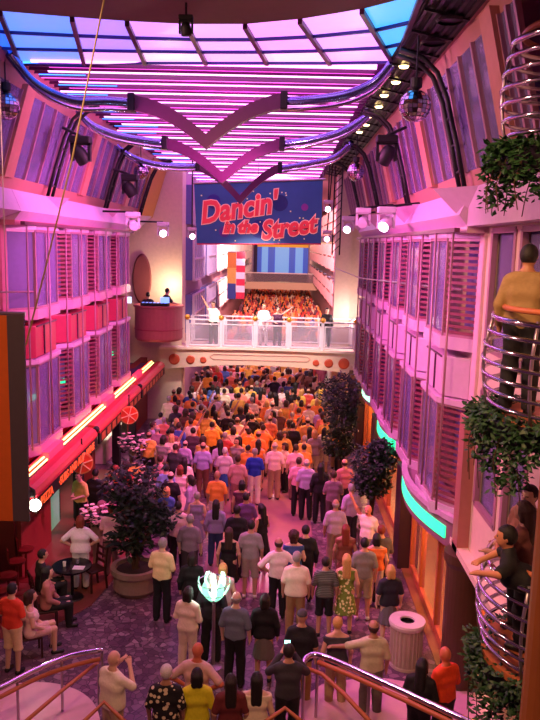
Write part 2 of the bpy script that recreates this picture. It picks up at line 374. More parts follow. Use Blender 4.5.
# ---------------------------------------------------------------- side walls above the shops
def facade(s, xw, ys, tagp):
    """s=-1 left, +1 right; xw wall plane; bays start at every y in ys"""
    pitch = ys[1]-ys[0]; ya, yb = ys[0]-.15, ys[-1]+pitch
    inn = lambda d: xw-s*d                # d metres into the street
    L = 'left' if s < 0 else 'right'
    # dark back wall of the cabins and floors/ledges
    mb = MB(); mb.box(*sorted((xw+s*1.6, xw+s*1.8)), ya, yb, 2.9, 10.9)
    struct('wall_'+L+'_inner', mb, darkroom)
    mb = MB()
    for z0, z1, d in ((2.72, 2.98, .12), (5.12, 6.02, .0), (8.02, 8.12, .34)):
        mb.box(*sorted((xw+s*1.7, inn(d))), ya, yb, z0, z1)
    mb.box(*sorted((xw+s*1.7, inn(.05))), ya, ya+.12, 2.9, 8.1)
    for y in ys+[ys[-1]+pitch]:
        mb.box(*sorted((xw+s*.3, inn(.04))), y-.16, y+.16, 2.9, 8.1)
        mb.box(*sorted((xw+s*.3, xw+s*1.7)), y-.05, y+.05, 2.9, 8.1)
    struct('wall_'+L, mb, rosy if s < 0 else pinkwall)
    # frieze
    mb = MB(); mb.prism([(inn(.34), ya, 8.12), (inn(.48), ya, 8.30), (inn(.30), ya, 8.72), (xw+s*1.0, ya, 8.72), (xw+s*1.0, ya, 8.12)], (0, yb-ya, 0))
    struct('trim_'+('7' if s < 0 else '8'), mb, palepanel)
    mb = MB(); mb.bar((inn(.5), ya, 8.06), (inn(.5), yb, 8.06), .09, .07)
    struct('trim_'+('9' if s < 0 else '10'), mb, mat('dark_rail_beam', '#6a3450', .4))
    for bi, y in enumerate(ys):
        ord_ = ['nearest the camera', 'second from the camera', 'third from the camera', 'fourth from the camera', 'fifth from the camera', 'farthest, by the bridge'][bi]
        for di, (z0, z1) in enumerate(((2.98, 5.12), (6.02, 8.02))):
            t = thing('bay_window', f'{"upper" if di else "lower"} deck bay window on the {L} wall, {ord_}', 'bay window', (xw, y, z0), 0, f'bay windows on the {L} wall')
            H = z1-z0; d = .42; o = -s
            P = [(0, .2), (o*d, .75), (o*d, pitch-.45), (0, pitch-.2)]
            def pane(a, b, zz0, zz1, th=.02):
                return MB().prism([(a[0], a[1], zz0), (b[0], b[1], zz0), (b[0], b[1], zz1), (a[0], a[1], zz1)], (s*th, 0, 0))
            pane(P[1], P[2], .25, H-.12).build('window_pane', glass, t)
            pane(P[2], P[3], .25, H-.12).build('side_pane', glass, t)
            if bi == 0 and s < 0: pane(P[0], P[1], .25, H-.12).build('window_pane', glass, t)
            # louvre on the near facet
            mb = MB(); a = Vector((P[0][0], P[0][1], 0)); b = Vector((P[1][0], P[1][1], 0)); n = 15
            for k in range(n):
                z = .3+(H-.5)*k/(n-1); mb.bar(a+Vector((0, 0, z)), b+Vector((0, 0, z)), .045, .05)
            mb.bar(a+Vector((0, 0, .2)), a+Vector((0, 0, H-.1)), .05, .05); mb.bar(b+Vector((0, 0, .2)), b+Vector((0, 0, H-.1)), .05, .05)
            if not (bi == 0 and s < 0): mb.build('louvre_shutter', louvre, t)
            # louvre strip also on the near half of the front glass
            mb = MB(); a = Vector((o*(d+.03), .78, 0)); b = Vector((o*(d+.03), 1.22, 0))
            pass
            mb = MB()
            for p in P: mb.bar((p[0], p[1], .1), (p[0], p[1], H), .06, .06)
            for q, r in ((P[0], P[1]), (P[1], P[2]), (P[2], P[3])):
                for z in (.24, H-.1): mb.bar((q[0], q[1], z), (r[0], r[1], z), .06, .06)
            mb.bar((P[1][0], 1.5, .24), (P[1][0], 1.5, H-.1), .04, .04)
            mb.build('window_frame', frame, t)
            sill = MB(); sill.prism([(0, .12, 0), (o*(d+.06), .70, 0), (o*(d+.06), pitch-.4, 0), (0, pitch-.12, 0)], (0, 0, .22))
            sill.build('window_sill', palepanel if s > 0 else mat('pink_sill', '#c98aa8', .4), t)
            MB().prism([(0, .12, 0), (o*(d+.06), .70, 0), (o*(d+.06), pitch-.4, 0), (0, pitch-.12, 0)], (0, 0, .1)).build('window_head', palepanel, t, loc=(0, 0, H-.08))
            # curtain folds behind the glass
            mb = MB(); pts = []
            for k in range(25): pts.append((s*(.35+.04*math.sin(k*1.9)), pitch*(.42 if di else .5)+k*(pitch*.5)/25*1.0, .2))
            for k in range(24): mb.add([pts[k], pts[k+1], Vector(pts[k+1])+Vector((0, 0, H-.3)), Vector(pts[k])+Vector((0, 0, H-.3))], [(0, 1, 2, 3)])
            mb.build('curtain', curtain, t)
        # box panel between the decks
        t = thing('balcony_box', f'{"red" if s < 0 else "pale pink"} panelled box between the decks on the {L} wall, {ord_}', 'panel', (xw, y, 5.16), 0, f'balcony boxes on the {L} wall')
        o = -s
        MB().prism([(0, .35, 0), (o*.40, .75, 0), (o*.40, pitch-.5, 0), (0, pitch-.3, 0)], (0, 0, .72)).build('box', redpanel if s < 0 else palepanel, t, bevel=.02)
        mb = MB(); mb.bar((o*.415, 1.3, .03), (o*.415, 1.3, .69), .03, .03); mb.bar((o*.415, .8, .7), (o*.415, pitch-.52, .7), .03, .03); mb.build('seam', mauvebeam, t)
        # slim vertical pole in front
        for yy in (y+.02, y+pitch*.52):
            p = MB().tube([(0, 0, .28), (0, 0, 5.06)], .022, 8).build('wall_pole', frame, loc=(inn(.52), yy, 3.0), smooth=True)
            tag(p, f'slim mauve vertical pole {"at the edge" if yy < y+.1 else "across the middle"} of the {L} bay column {ord_}', 'pole', f'slim poles on the {L} wall')
LY = [15.0+2.7*i for i in range(4)]; RY = [12.15+2.62*i for i in range(6)]
facade(-1, -5.75, LY, 'L'); facade(1, 3.3, RY, 'R')
struct('trim_11', MB().prism([(-5.75, 12.0, 8.12), (-5.27, 12.0, 8.30), (-5.45, 12.0, 8.72), (-6.75, 12.0, 8.72), (-6.75, 12.0, 8.12)], (0, 2.84, 0)), palepanel)
struct('wall_left_near', MB().box(-7.5, -5.75, 8, 14.82, 2.72, 8.12), pinkwall)
# upper leaning walls
def upper(s, xb, xt, y0, y1, pil, pipes):
    L = 'left' if s < 0 else 'right'; zb, zt = 8.72, 10.9
    f = lambda z, d=0: xb+(xt-xb)*(z-zb)/(zt-zb)-s*d
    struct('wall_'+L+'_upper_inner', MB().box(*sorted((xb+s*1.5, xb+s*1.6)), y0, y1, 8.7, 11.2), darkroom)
    mb = MB(); mb.prism([(f(zb), y0, zb), (f(9.0), y0, 9.0), (f(9.0)+s*.15, y0, 9.0), (f(zb)+s*.15, y0, zb)], (0, y1-y0, 0))
    mb.prism([(f(10.6), y0, 10.6), (f(zt), y0, zt), (f(zt)+s*.15, y0, zt), (f(10.6)+s*.15, y0, 10.6)], (0, y1-y0, 0))
    struct('wall_'+L+'_upper', mb, mat('upper_wall_salmon', '#a87268', .55))
    pm = mat('salmon_pilaster', '#b87c6c', .5)
    for i, y in enumerate(pil):
        o = MB().prism([(f(8.95, .12), y-.24, 8.95), (f(10.7, .12), y-.24, 10.7), (f(10.7)+s*.1, y-.24, 10.7), (f(8.95)+s*.1, y-.24, 8.95)], (0, .48, 0))
        struct('trim_%d' % ((20 if s < 0 else 30)+i), o, pm)
    allb = sorted(pil+[y0, y1]); n = 0
    for a, b in zip(allb[:-1], allb[1:]):
        a2 = a+.24; b2 = b-.24
        if b2-a2 < .5: continue
        n += 1; w = thing(f'window_{(0 if s < 0 else 10)+n}', None, None); w['kind'] = 'structure'
        m = MB(); m.prism([(f(9.0), a2, 9.0), (f(10.6), a2, 10.6), (f(10.6)+s*.02, a2, 10.6), (f(9.0)+s*.02, a2, 9.0)], (0, b2-a2, 0)); m.build('pane', glass, w)
        m = MB(); k = max(2, round((b2-a2)/.8))
        for i in range(k+1):
            y = a2+(b2-a2)*i/k; m.bar((f(9.0, .02), y, 9.0), (f(10.6, .02), y, 10.6), .07, .07)
        m.build('frame', frame, w)
    for i, y in enumerate(pipes):
        t = thing('pipe_ladder', f'pair of bent black lighting pipes with rungs on the upper {L} wall, '+['nearest', 'second', 'third', 'farthest'][i], 'pipe rack', (0, y, 0), 0, f'bent pipe racks on the upper {L} wall')
        path = [(f(8.75, .14), 8.75), (f(9.4, .14), 9.4), (f(10.1, .16), 10.1), (f(10.5, .24), 10.5), (f(10.75, .42), 10.72), (f(10.85, .75), 10.82)]
        for dy in (-.17, .17):
            m = MB().tube([(x, dy, z) for x, z in path], .04, 8); m.build('pipe', black, t, smooth=True)
        for k in range(4):
            z = 9.0+k*.42; x = f(z, .14); MB().tube([(x, -.17, z), (x, .17, z)], .022, 6).build('rung', black, t)
        # wedge ledge below
        o = MB(); o.add([(xb-s*.02, y-1.0, 8.72), (xb-s*.02, y+1.0, 8.72), (xb-s*.62, y, 8.72), (xb-s*.0, y, 8.12)], [(0, 1, 2), (0, 2, 3), (1, 3, 2), (0, 3, 1)])
        struct('trim_%d' % ((40 if s < 0 else 50)+i), o, palepanel)
upper(-1, -5.7, -5.05, 8, 31.4, [10.0, 14.9, 20.4, 25.9], [17.6, 23.1, 28.6])
upper(1, 3.05, 2.5, 8.6, 32.5, [9.75, 14.9, 20.1, 25.3], [12.3, 17.5, 22.7, 27.9])
struct('wall_left_upper_gold', MB().prism([(-5.66, 28.6, 8.75), (-5.0, 28.6, 10.9), (-5.1, 28.6, 10.9), (-5.76, 28.6, 8.75)], (.12, 2.7, 0)), mat('gold_wall', '#b8843a', .5))

# right near wall (cream, with two windows per deck)
def near_right():
    mb = MB(); x = 3.3; Y0, Y1 = 5.0, 12.0; holes = [(9.35, 10.25), (10.55, 11.7)]
    for za, zb in ((2.7, 3.6), (5.5, 6.2), (8.05, 8.75)): mb.box(x, x+.25, Y0, Y1, za, zb)
    for za, zb in ((3.6, 5.5), (6.2, 8.05)):
        e = [Y0, 9.35, 10.25, 10.55, 11.7, Y1]
        for i in (0, 2, 4): mb.box(x, x+.25, e[i], e[i+1], za, zb)
    struct('wall_right_near', mb, cream)
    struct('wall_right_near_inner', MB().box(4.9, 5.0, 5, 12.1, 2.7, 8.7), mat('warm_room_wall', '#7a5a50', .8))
    struct('trim_12', MB().box(2.95, 5.0, 5, 12.1, 8.12, 8.72), palepanel)
    for n, (ya, yb) in enumerate(holes):
        for k, (za, zb) in enumerate(((3.6, 5.5), (6.2, 8.05))):
            w = thing(f'window_{20+n*2+k}', None, None, (x, ya, za)); w['kind'] = 'structure'
            MB().box(.1, .12, 0, yb-ya, 0, zb-za).build('pane', glass, w)
            m = MB(); h = zb-za; ww = yb-ya
            for y in (0, ww): m.bar((.02, y, 0), (.02, y, h), .08, .1)
            for z in (0, h): m.bar((.02, 0, z), (.02, ww, z), .08, .08)
            m.build('frame', frame, w)
near_right()
for i, (x, y, z) in enumerate([(4.0, 11.2, 6.95), (4.2, 10.7, 6.9)]):
    o = thing('table_lamp', ['small warm table lamp glowing inside the near right window', 'second warm table lamp behind the near right glass'][i], 'lamp', (x, y, z-.9))
    MB().lathe([(.12, 0), (.12, .02), (.02, .04), (.02, .75)], n=12).build('base', gold, o); MB().lathe([(.12, .7), (.07, .95)], n=14).build('lamp_shade', mat('lamp_shade_glow', '#ffc060', .5, emis='#ffb040', es=3), o)
for i, (y, z) in enumerate([(14.6, 6.6), (17.2, 6.6), (16.0, 7.3), (19.8, 6.6), (17.0, 4.2), (14.4, 4.3), (22.3, 4.0), (20.0, 7.2)]):
    c = (3.95, y, z); o = tag(MB().ball((0, 0, 0), .09, 12, (1, 1, 1.2)).build('wall_lamp', mat('interior_lamp', '#ffb060', .4, emis='#ffa040', es=6), loc=c, smooth=True), 'small warm lamp behind the right bay windows, '+['upper deck, nearest low one', 'upper deck, second low one', 'upper deck, highest near one', 'upper deck, third low one', 'lower deck, middle one', 'lower deck, nearest', 'lower deck, farthest', 'upper deck, farthest high one'][i], 'lamp', 'lamps behind the right bay windows')
for i, (y, z) in enumerate([(16.8, 3.95), (19.2, 3.9), (25.0, 3.8)]):
    o = tag(MB().box(-.03, .03, -.17, .17, -.06, .06).build('green_light', neon_g, loc=(-5.95, y+.4, z)), 'green glowing bar behind the lower left bay windows, '+['nearest', 'middle', 'farthest'][i], 'light', 'green lights in the left windows')  # small glowing green boxes set behind the glass
for c_ in ((4.2, 14.0, 4.3), (4.2, 18.4, 4.3), (4.2, 23.4, 4.3)): light('POINT', 'cabin_lamp', c_, None, 60, (1, .28, .16), .15)
for c_ in ((4.3, 13.8, 7.4), (4.3, 19.0, 7.4)): light('POINT', 'cabin_lamp', c_, None, 26, (1, .55, .45), .15)
for c_ in ((-6.9, 17.0, 4.4), (-6.9, 22.2, 4.4), (-6.9, 18.5, 7.4)): light('POINT', 'cabin_lamp', c_, None, 22, (1, .6, .75), .15)
# red letters glowing in a right window
t = thing('neon_sign', 'vertical red and orange glowing sign inside the lower right bay window', 'sign', (3.55, 15.9, 3.5))
MB().box(.02, .06, -.16, .16, 0, 1.35).build('board', mat('sign_orange', '#ff7040', .4, emis='#ff4a28', es=.8), t)

# ---------------------------------------------------------------- left shop front under the bays
mb = MB()
mb.box(-7.3, -7.1, 15.8, 31.5, 0, 2.75)                    # back wall
mb.box(-7.2, -5.9, 15.6, 15.75, 0, 2.75)
struct('wall_left_shop', mb, mat('dark_red_wall', '#5a1818', .5))
for i, (a, b) in enumerate(((15.75, 17.9), (22.0, 22.4), (28.6, 31.5))):
    struct(f'trim_{60+i}', MB().box(-6.1, -5.8, a, b, 0, 2.75), mat('brick_red_wall', '#8a3428', .6))
struct('trim_64', MB().box(-7.3, -5.05, 13.4, 30.0, 2.68, 2.74), mat('purple_canopy_roof', '#4a2a5a', .4))
struct('ceiling_shop', MB().box(-12, -5.8, 5, 15.7, 2.75, 2.95), darkroom)
struct('wall_left_bar', MB().box(-12.0, -11.8, 5, 16, 0, 2.8), mat('bar_wall_amber', '#8a6030', .6))
struct('wall_left_bar_end', MB().box(-12.0, -7.2, 15.8, 16, 0, 2.8), mat('bar_wall_amber', '#8a6030', .6))
light('POINT', 'bar_lamp', (-8.2, 14.0, 2.4), None, 60, (1, .6, .25), .15)
light('POINT', 'shop_lamp', (-6.4, 25.5, 2.3), None, 90, (1, .82, .6), .1)
light('POINT', 'shop_door_lamp', (-6.5, 19.2, 2.2), None, 30, (.5, 1, .75), .1)
for i, (a, b) in enumerate(((13.75, 18.55), (18.8, 24.5), (24.75, 29.6))):
    t = thing('awning', ['red barrel awning lettered PIZZA, nearest the camera', 'red barrel awning over the middle of the pizza front', 'red barrel awning at the bridge end of the pizza front'][i], 'awning', (-5.0, a, 2.52), 0, 'red awnings over the pizza front')
    ln = b-a; prof = [(0, .38), (.12, .37), (.22, .31), (.27, .22), (.27, .16), (.2, .14), (-.05, .14), (-.05, .38)]
    MB().prism([(x, 0, z) for x, z in prof], (0, ln, 0)).build('canopy', red, t)
    MB().box(.2, .26, 0, ln, -.14, .17).build('fascia', black, t)
    lm = mat('amber_lettering', '#ff8040', .5, emis='#ff5a20', es=.5)
    words = [('PIZZA', .25), ('\u00b7SUBS AND ALE', 1.45), ('WINE', 3.7)] if i == 0 else ([('SALADS', .5), ('PIZZA', 2.0), ('CALZONE', 3.4)] if False else [])
    for w_, y_ in words: text_mesh('lettering', w_, .25, lm, t, (.27, y_, -.08), (PI/2, 0, PI/2), .008, .006, sx=1.15)
    if i:
        for k in range(int(ln/.62)):
            MB().box(.262, .272, .2+k*.62, .62+k*.62, -.09, .11).build('panel', mat('amber_panel', '#a85a30', .5), t)
    for yy in (-.1,): MB().ball((.2, yy, .3), .09, 10).build('bracket', black, t)
t = thing('neon_strip', 'double yellow and red neon tube line above the pizza awnings', 'neon light', (-5.2, 13.5, 2.88))
for sgn in (0, 1):
    MB().tube([(-.02+.07*sgn, 0, .05*(1-sgn)), (-.02+.07*sgn, 15.8, .05*(1-sgn))], .022, 6).build('tube', neon_y, t)
MB().box(-.08, -.05, 0, 15.8, -.1, .1).build('backing', mat('neon_backing_red', '#b02030', .5, emis='#ff2038', es=.7), t)
for i, y in enumerate((2.2, 7.6, 12.1)):
    MB().box(-.06, .10, y, y+1.1, -.05, .16).build('name_plate', mat('pink_sign', '#ff5070', .4, emis='#ff3050', es=.9), t)
t = thing('globe_lamp', 'white glowing globe lamp at the near end of the awning', 'lamp', (-4.72, 13.6, 2.6))
MB().ball((0, 0, 0), .12, 16).build('globe', globe_m, t, smooth=True); MB().tube([(0, 0, .1), (0, 0, .3), (-.25, .1, .4)], .02, 6).build('bracket', black, t)
light('POINT', 'globe_lamp_light', (-4.72, 13.45, 2.4), None, 14, (1, .85, .65), .1)
# round pizza signs
def pizza_sign(px, py, Y, r, lab):
    c = at(px, py, Y=Y); t = thing('pizza_sign', lab, 'sign', tuple(c), .35, 'round pizza signs')
    MB().lathe([(0, -.03), (r, -.03), (r, .03), (0, .03)], n=28, axis='y').build('crust', mat('sign_crust', '#d88a50', .5), t)
    MB().lathe([(0, -.045), (r*.86, -.045), (r*.86, -.03)], n=28, axis='y').build('topping', mat('sign_tomato', '#c83820', .5, emis='#ff4020', es=.1), t)
    mb = MB()
    for k in range(6):
        a = PI*k/6*2+.3; mb.bar((0, -.05, 0), (math.cos(a)*r*.95, -.05, math.sin(a)*r*.95), .02, .05, (0, 1, 0))
    mb.build('slice_lines', mat('sign_line', '#f0d0a0', .5), t)
    MB().tube([(0, 0, r), (0, 0, r+.35)], .02, 6).build('hanger', black, t)
pizza_sign(82, 463, 17.2, .27, 'round pizza slice sign hanging below the nearest awning')
pizza_sign(129, 415, 21.5, .28, 'round orange pizza sign hanging below the middle awning')
# shop door, menu, buffet, pillars
t = thing('glass_door', 'green lit doorway beside the red pizza wall', 'door', (-6.05, 18.0, 0))
MB().box(0, .05, 0, 1.3, 0, 2.3).build('pane', mat('green_lit_glass', '#90d0b0', .2, emis='#60d0a0', es=.28), t)
mb = MB()
for y in (0, 1.3): mb.bar((0, y, 0), (0, y, 2.35), .1, .1)
mb.bar((0, 0, 2.35), (0, 1.3, 2.35), .1, .1); mb.build('frame', black, t)
t = thing('menu_board', 'lit yellow menu board on the shop front under the middle awning', 'menu board', (-5.95, 20.2, 1.1))
MB().box(0, .08, 0, 1.2, 0, 1.1).build('frame', darkwood, t)
mb = MB()
for k in range(5): mb.box(.08, .1, .12, 1.08, .12+.19*k, .22+.19*k)
mb.build('menu_lines', mat('menu_glow', '#d0a040', .5, emis='#d0902a', es=.7), t)
for i, y in enumerate((19.6, 24.3, 27.0)):
    o = tag(MB().box(-.13, .13, -.13, .13, 0, 2.62).build('shop_pillar', black, loc=(-5.55, y, 0), bevel=.02), 'slim black shopfront pillar, '+['beside the green doorway', 'beyond the menu board', 'nearest the bridge'][i], 'pillar', 'shopfront pillars')
t = thing('serving_counter', 'brightly lit serving counter with white cloth in the pizza front', 'counter', (-6.3, 24.6, 0))
MB().box(-.5, .3, 0, 2.2, 0, .9).build('base', cream, t, bevel=.03)
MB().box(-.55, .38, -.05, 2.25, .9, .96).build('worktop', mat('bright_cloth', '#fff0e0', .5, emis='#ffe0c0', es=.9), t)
MB().lathe([(.3, 0), (.22, .3), (.05, .5)], (0, 1, .96), 16).build('display', mat('bright_cloth', '#fff0e0', .5), t)

# ---------------------------------------------------------------- left end wall, drum balcony
struct('wall_left_end', MB().box(-8.0, -4.3, 31.5, 32.6, 0, 11.2), cream)
struct('wall_right_end', MB().box(2.35, 3.05, 32.8, 33.6, 0, 11.2).box(3.05, 6, 33.0, 33.6, 0, 11.2), cream)
t = thing('oval_panel', 'tall rust red oval panel on the cream wall above the drum balcony', 'panel', tuple(at(142, 279, Y=31.4)))
MB().lathe([(0, -.05), (.36, -.05), (.4, 0), (.4, .06)], n=28, axis='y').build('panel', mat('rust_oval', '#844648', .5), t).scale = (1, 1, 2.7)
t = thing('drum_balcony', 'round rose red balcony drum where the disc jockey stands', 'balcony', (-5.05, 30.0, 3.75))
MB().lathe([(0, 0), (.9, 0), (.98, .1), (.98, 1.35), (1.04, 1.38), (1.04, 1.45), (.9, 1.45), (.9, .38), (0, .38)], n=36).build('drum', mat('rose_drum', '#b8606c', .5), t, smooth=False)
MB().lathe([(.995, .45), (1.01, .47), (.995, .49)], n=36).build('trim_ring', redpanel, t)
t = thing('mixing_desk', 'black mixing desk on the drum balcony rim', 'mixing desk', (-5.05, 29.25, 5.2))
MB().box(-.6, .5, -.12, .22, 0, .12).build('console', black, t, bevel=.02)
mb = MB()
for k in range(7): mb.box(-.55+k*.15, -.48+k*.15, -.05, .15, .12, .14)
mb.build('faders', mat('lit_fader', '#80a0ff', .4, emis='#6080ff', es=1.5), t)
MB().box(-.18, .18, 0, .03, .12, .36).build('laptop_screen', mat('screen_glow', '#a0c8ff', .4, emis='#80b0ff', es=1.2), t, loc=(.35, .1, 0))
o = tag(MB().box(-.09, .09, -.03, .03, -.12, .12).build('wall_screen', mat('screen_glow2', '#c0e0ff', .4, emis='#c0e0ff', es=2), loc=tuple(at(129, 300, Y=28.5))), 'small bright screen on the left wall beside the drum balcony', 'screen')

# ---------------------------------------------------------------- bridge
BY = 31.0
t = thing('footbridge', 'cream arched footbridge with red medallions and glass railing', 'bridge', (0, BY, 0))
a = at(160, 345, Y=BY); b = at(361, 348, Y=BY); XB0, XB1 = -5.2, 3.35; zt = 3.30
n = 24; top = []; bot = []
for i in range(n+1):
    u = i/n; x = XB0+(XB1-XB0)*u; arch = 1-(2*u-1)**2
    bot.append((x, 0, 2.30+.30*arch)); top.append((x, 0, zt+.07*arch))
mb = MB()
for i in range(n):
    mb.hexa([bot[i], bot[i+1], (bot[i+1][0], 1.9, bot[i+1][2]), (bot[i][0], 1.9, bot[i][2]), top[i], top[i+1], (top[i+1][0], 1.9, top[i+1][2]), (top[i][0], 1.9, top[i][2])])
mb.build('deck', cream, t)
mb = MB()
for i in range(n): mb.bar((top[i][0], -.05, top[i][2]-.05), (top[i+1][0], -.05, top[i+1][2]-.05), .12, .1)
mb.build('cornice', mat('pale_cornice', '#f0dccc', .5), t)
mb = MB(); xa, xb_ = -3.0, 1.3
mb.tube([(xa, -.01, 2.92), (xa+.15, -.01, 3.04), (xb_-.15, -.01, 3.04), (xb_, -.01, 2.92), (xb_-.15, -.01, 2.82), (xa+.15, -.01, 2.82)], .018, 6, closed=True)
mb.build('moulding', mat('rose_line', '#c08078', .5), t)
for x, r in ((-4.55, .24), (-3.85, .19), (-3.3, .14), (2.75, .24), (2.1, .19), (1.55, .14)):
    MB().lathe([(0, -.05), (r*.75, -.05), (r, -.02), (r, .01)], n=24, axis='y').build('medallion', mat('terracotta_medallion', '#c04a30', .5), t, loc=(x, 0, 2.78))
for yy in (0.08, 1.8):
    ps = [-4.0, -2.55, -1.1, .35, 1.8, 3.2]
    for i, x in enumerate(ps):
        MB().box(-.06, .06, -.05, .05, 0, 1.2).build('railing_post', whiteplastic, t, loc=(x, yy, zt+.03))
        if i < 5:
            w = ps[i+1]-x
            MB().box(.12, w-.12, -.01, .01, .12, .98).build('glass_panel', clearglass, t, loc=(x, yy, zt+.03))
            mb = MB()
            for z in (.1, 1.0): mb.bar((.08, 0, z), (w-.08, 0, z), .05, .05)
            for xx in (.1, w-.1): mb.bar((xx, 0, .1), (xx, 0, 1.0), .05, .05)
            mb.build('panel_frame', whiteplastic, t, loc=(x, yy, zt+.03))
        if yy < 1: MB().ball((0, 0, 1.28), .12, 12).build('finial', gold, t, loc=(x, yy, zt+.03), smooth=True)
    MB().bar((ps[0], yy, zt+1.22), (ps[-1], yy, zt+1.22), .1, .06).build('handrail', whiteplastic, t)
# second cross bridges far down the street
for i, (Y, X0, X1, lab) in enumerate(((84, -5, 5, 'distant pale footbridge crossing below the blue lit end wall'),)):
    t = thing('footbridge', lab, 'bridge', (0, Y, 0))
    MB().box(X0, X1, 0, 2, 2.7, 3.5).build('deck', cream, t); MB().box(X0, X1, 0, .05, 3.5, 4.5).build('glass_panel', clearglass, t); MB().bar((X0, 0, 4.55), (X1, 0, 4.55), .12, .12).build('handrail', whiteplastic, t)

# ---------------------------------------------------------------- street beyond the bridge
for s, x, L in ((-1, -4.55, 'left'), (1, 4.0, 'right')):
    struct('wall_'+L+'_far', MB().box(*sorted((x, x+s*.3)), 32.6, 120, 0, 11.2), mat('far_wall_mauve', '#b890a4', .6))
    for k in range(10):
        y = 34.5+6.5*k
        for zi, (z0, z1) in enumerate(((3.5, 5.3), (6.0, 8.0), (8.6, 10.4))):
            w = thing('bay_window', f'gridded window bay on the {L} wall beyond the bridge, {["lower", "middle", "upper"][zi]} row, {["nearest", "second", "third", "fourth", "fifth", "sixth", "seventh", "eighth", "ninth", "farthest"][k]}', 'bay window', (x-s*.17, y, z0), 0, f'window bays on the {L} wall beyond the bridge')
            MB().box(-.2, .2, 0, 4.6, 0, z1-z0).build('window_pane', mat('far_glass_blue', '#7a86c0', .2), w)
            mb = MB()
            for q in range(6): mb.bar((-s*.22, q*.92, 0), (-s*.22, q*.92, z1-z0), .12, .1)
            for z in (0, (z1-z0)/2, z1-z0): mb.bar((-s*.22, 0, z), (-s*.22, 4.6, z), .12, .1)
            mb.build('window_frame', whiteplastic if s < 0 else frame, w)
struct('wall_end', MB().box(-9, 9, 120, 120.5, 0, 11.3), mat('far_end_wall', '#5a4a70', .6))
t = thing('lit_stage_wall', 'blue lit wall with golden top at the far end of the street', 'light wall', (0, 116, 0))
MB().box(-4, 4.4, 0, .4, 3.2, 8.4).build('panel', mat('blue_backdrop', '#3060d0', .5, emis='#3060e8', es=.3), t)
for x, w in ((-2.8, .5), (-.1, 1.1), (2.6, .6)): MB().box(x-w, x+w, -.2, 0, 3.4, 8.2).build('light_column', mat('pale_blue_glow', '#70b0ff', .5, emis='#60a8ff', es=.5 if w < 1 else .05), t)
MB().box(-4, 4.4, -.3, .4, 7.4, 9.2).build('gold_band', mat('gold_glow', '#d0a030', .5, emis='#c88a20', es=.45), t)
light('POINT', 'far_gold', (0, 105, 8), None, 1500, (1, .6, .3), .5)
# hanging flags near left
for px, w, cols_, lab in ((232, .26, ('#d07830', '#d8a048', '#3a4480'), 'orange and blue hanging flag left of the far street'), (241, .26, ('#e03048', '#f0e0e0', '#e03048', '#f0e0e0', '#e03048', '#f0e0e0', '#e03048'), 'red and white striped hanging flag beside the orange one')):
    c = at(px, 252, Y=44); t = thing('hanging_flag', lab, 'flag', tuple(c), 0, 'hanging flags beyond the bridge')
    n = len(cols_); h = 2.8/n
    for i, cc in enumerate(cols_): MB().box(-w, w, -.01, .01, -h*(i+1), -h*i).build('stripe', mat('flag_'+cc[1:], cc, .7, emis=cc, es=.12), t)
    MB().tube([(-w, 0, 0), (w, 0, 0)], .03, 6).build('rod', steel, t); MB().tube([(0, 0, 0), (0, 0, 11.0-c.z)], .01, 5).build('cord', steel, t)

# ---------------------------------------------------------------- banner
BA, BB, BC, BD = at(194, 184, Y=30.3), at(323, 180, Y=30.3), at(321, 244, Y=30.3), at(197, 244, Y=30.3)
t = thing('street_banner', 'blue banner reading Dancin in the Street in red script', 'banner', tuple(BD))
o = Vector(BD)
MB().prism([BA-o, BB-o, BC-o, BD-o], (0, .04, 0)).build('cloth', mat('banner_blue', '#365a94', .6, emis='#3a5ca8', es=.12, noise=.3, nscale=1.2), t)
MB().tube([BA-o+Vector((-.1, 0, .03)), BB-o+Vector((.1, 0, .03))], .05, 8).build('top_rod', steel, t)
for q_ in (BA, BB, BA.lerp(BB, .5)): MB().tube([q_-o, Vector((q_.x, q_.y, 11.05))-o], .012, 5).build('hanging_cord', steel, t)
MB().tube([BD-o, BC-o], .03, 8).build('bottom_rod', mat('red_rod', '#d03050', .4), t)
WB = (BC-BD).x; HB = (BA-BD).z
circ = [(.13, .72, .26, '#3a3f9a'), (.66, .72, .30, '#24407c'), (.22, .22, .2, '#6a3a9a'), (.86, .66, .13, '#a050b0'), (.5, .28, .33, '#2b3a8e'), (.93, .3, .1, '#6a3a9a'), (.36, .85, .08, '#8a50b0')]
for u, v, r, c in circ:
    MB().lathe([(0, -.012), (r*1.1, -.012), (r*1.1, 0)], n=26, axis='y').build('dot', mat('dot_'+c[1:], c, .6), t, loc=(u*WB, -.002, v*HB))
random.seed(3)
for _ in range(26): x, z = random.random()*WB*.96+.1, random.random()*HB*.92+.1; MB().box(x-.025, x+.025, -.02, 0, z-.025, z+.025).build('sparkle', mat('sparkle', '#f0e0a0', .5, emis='#f0e0a0', es=.3), t)
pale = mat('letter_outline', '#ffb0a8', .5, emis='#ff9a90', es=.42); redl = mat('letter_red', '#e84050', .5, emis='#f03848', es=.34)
for s_, sz, x, z, rt, sx in (("Dancin'", 1.20, .16, .84, .17, .86), ('in the', .64, 1.08, .50, .03, .92), ('Street', 1.02, 2.66, .26, .16, .88)):
    for m_, off, dy in ((pale, .075, -.03), (mat('letter_gap', '#a01830', .5), .036, -.045), (redl, .026, -.06)):
        text_mesh('lettering', s_, sz, m_, t, (x, dy, z), (PI/2, -rt, 0), off, .008, .28, sx=sx)

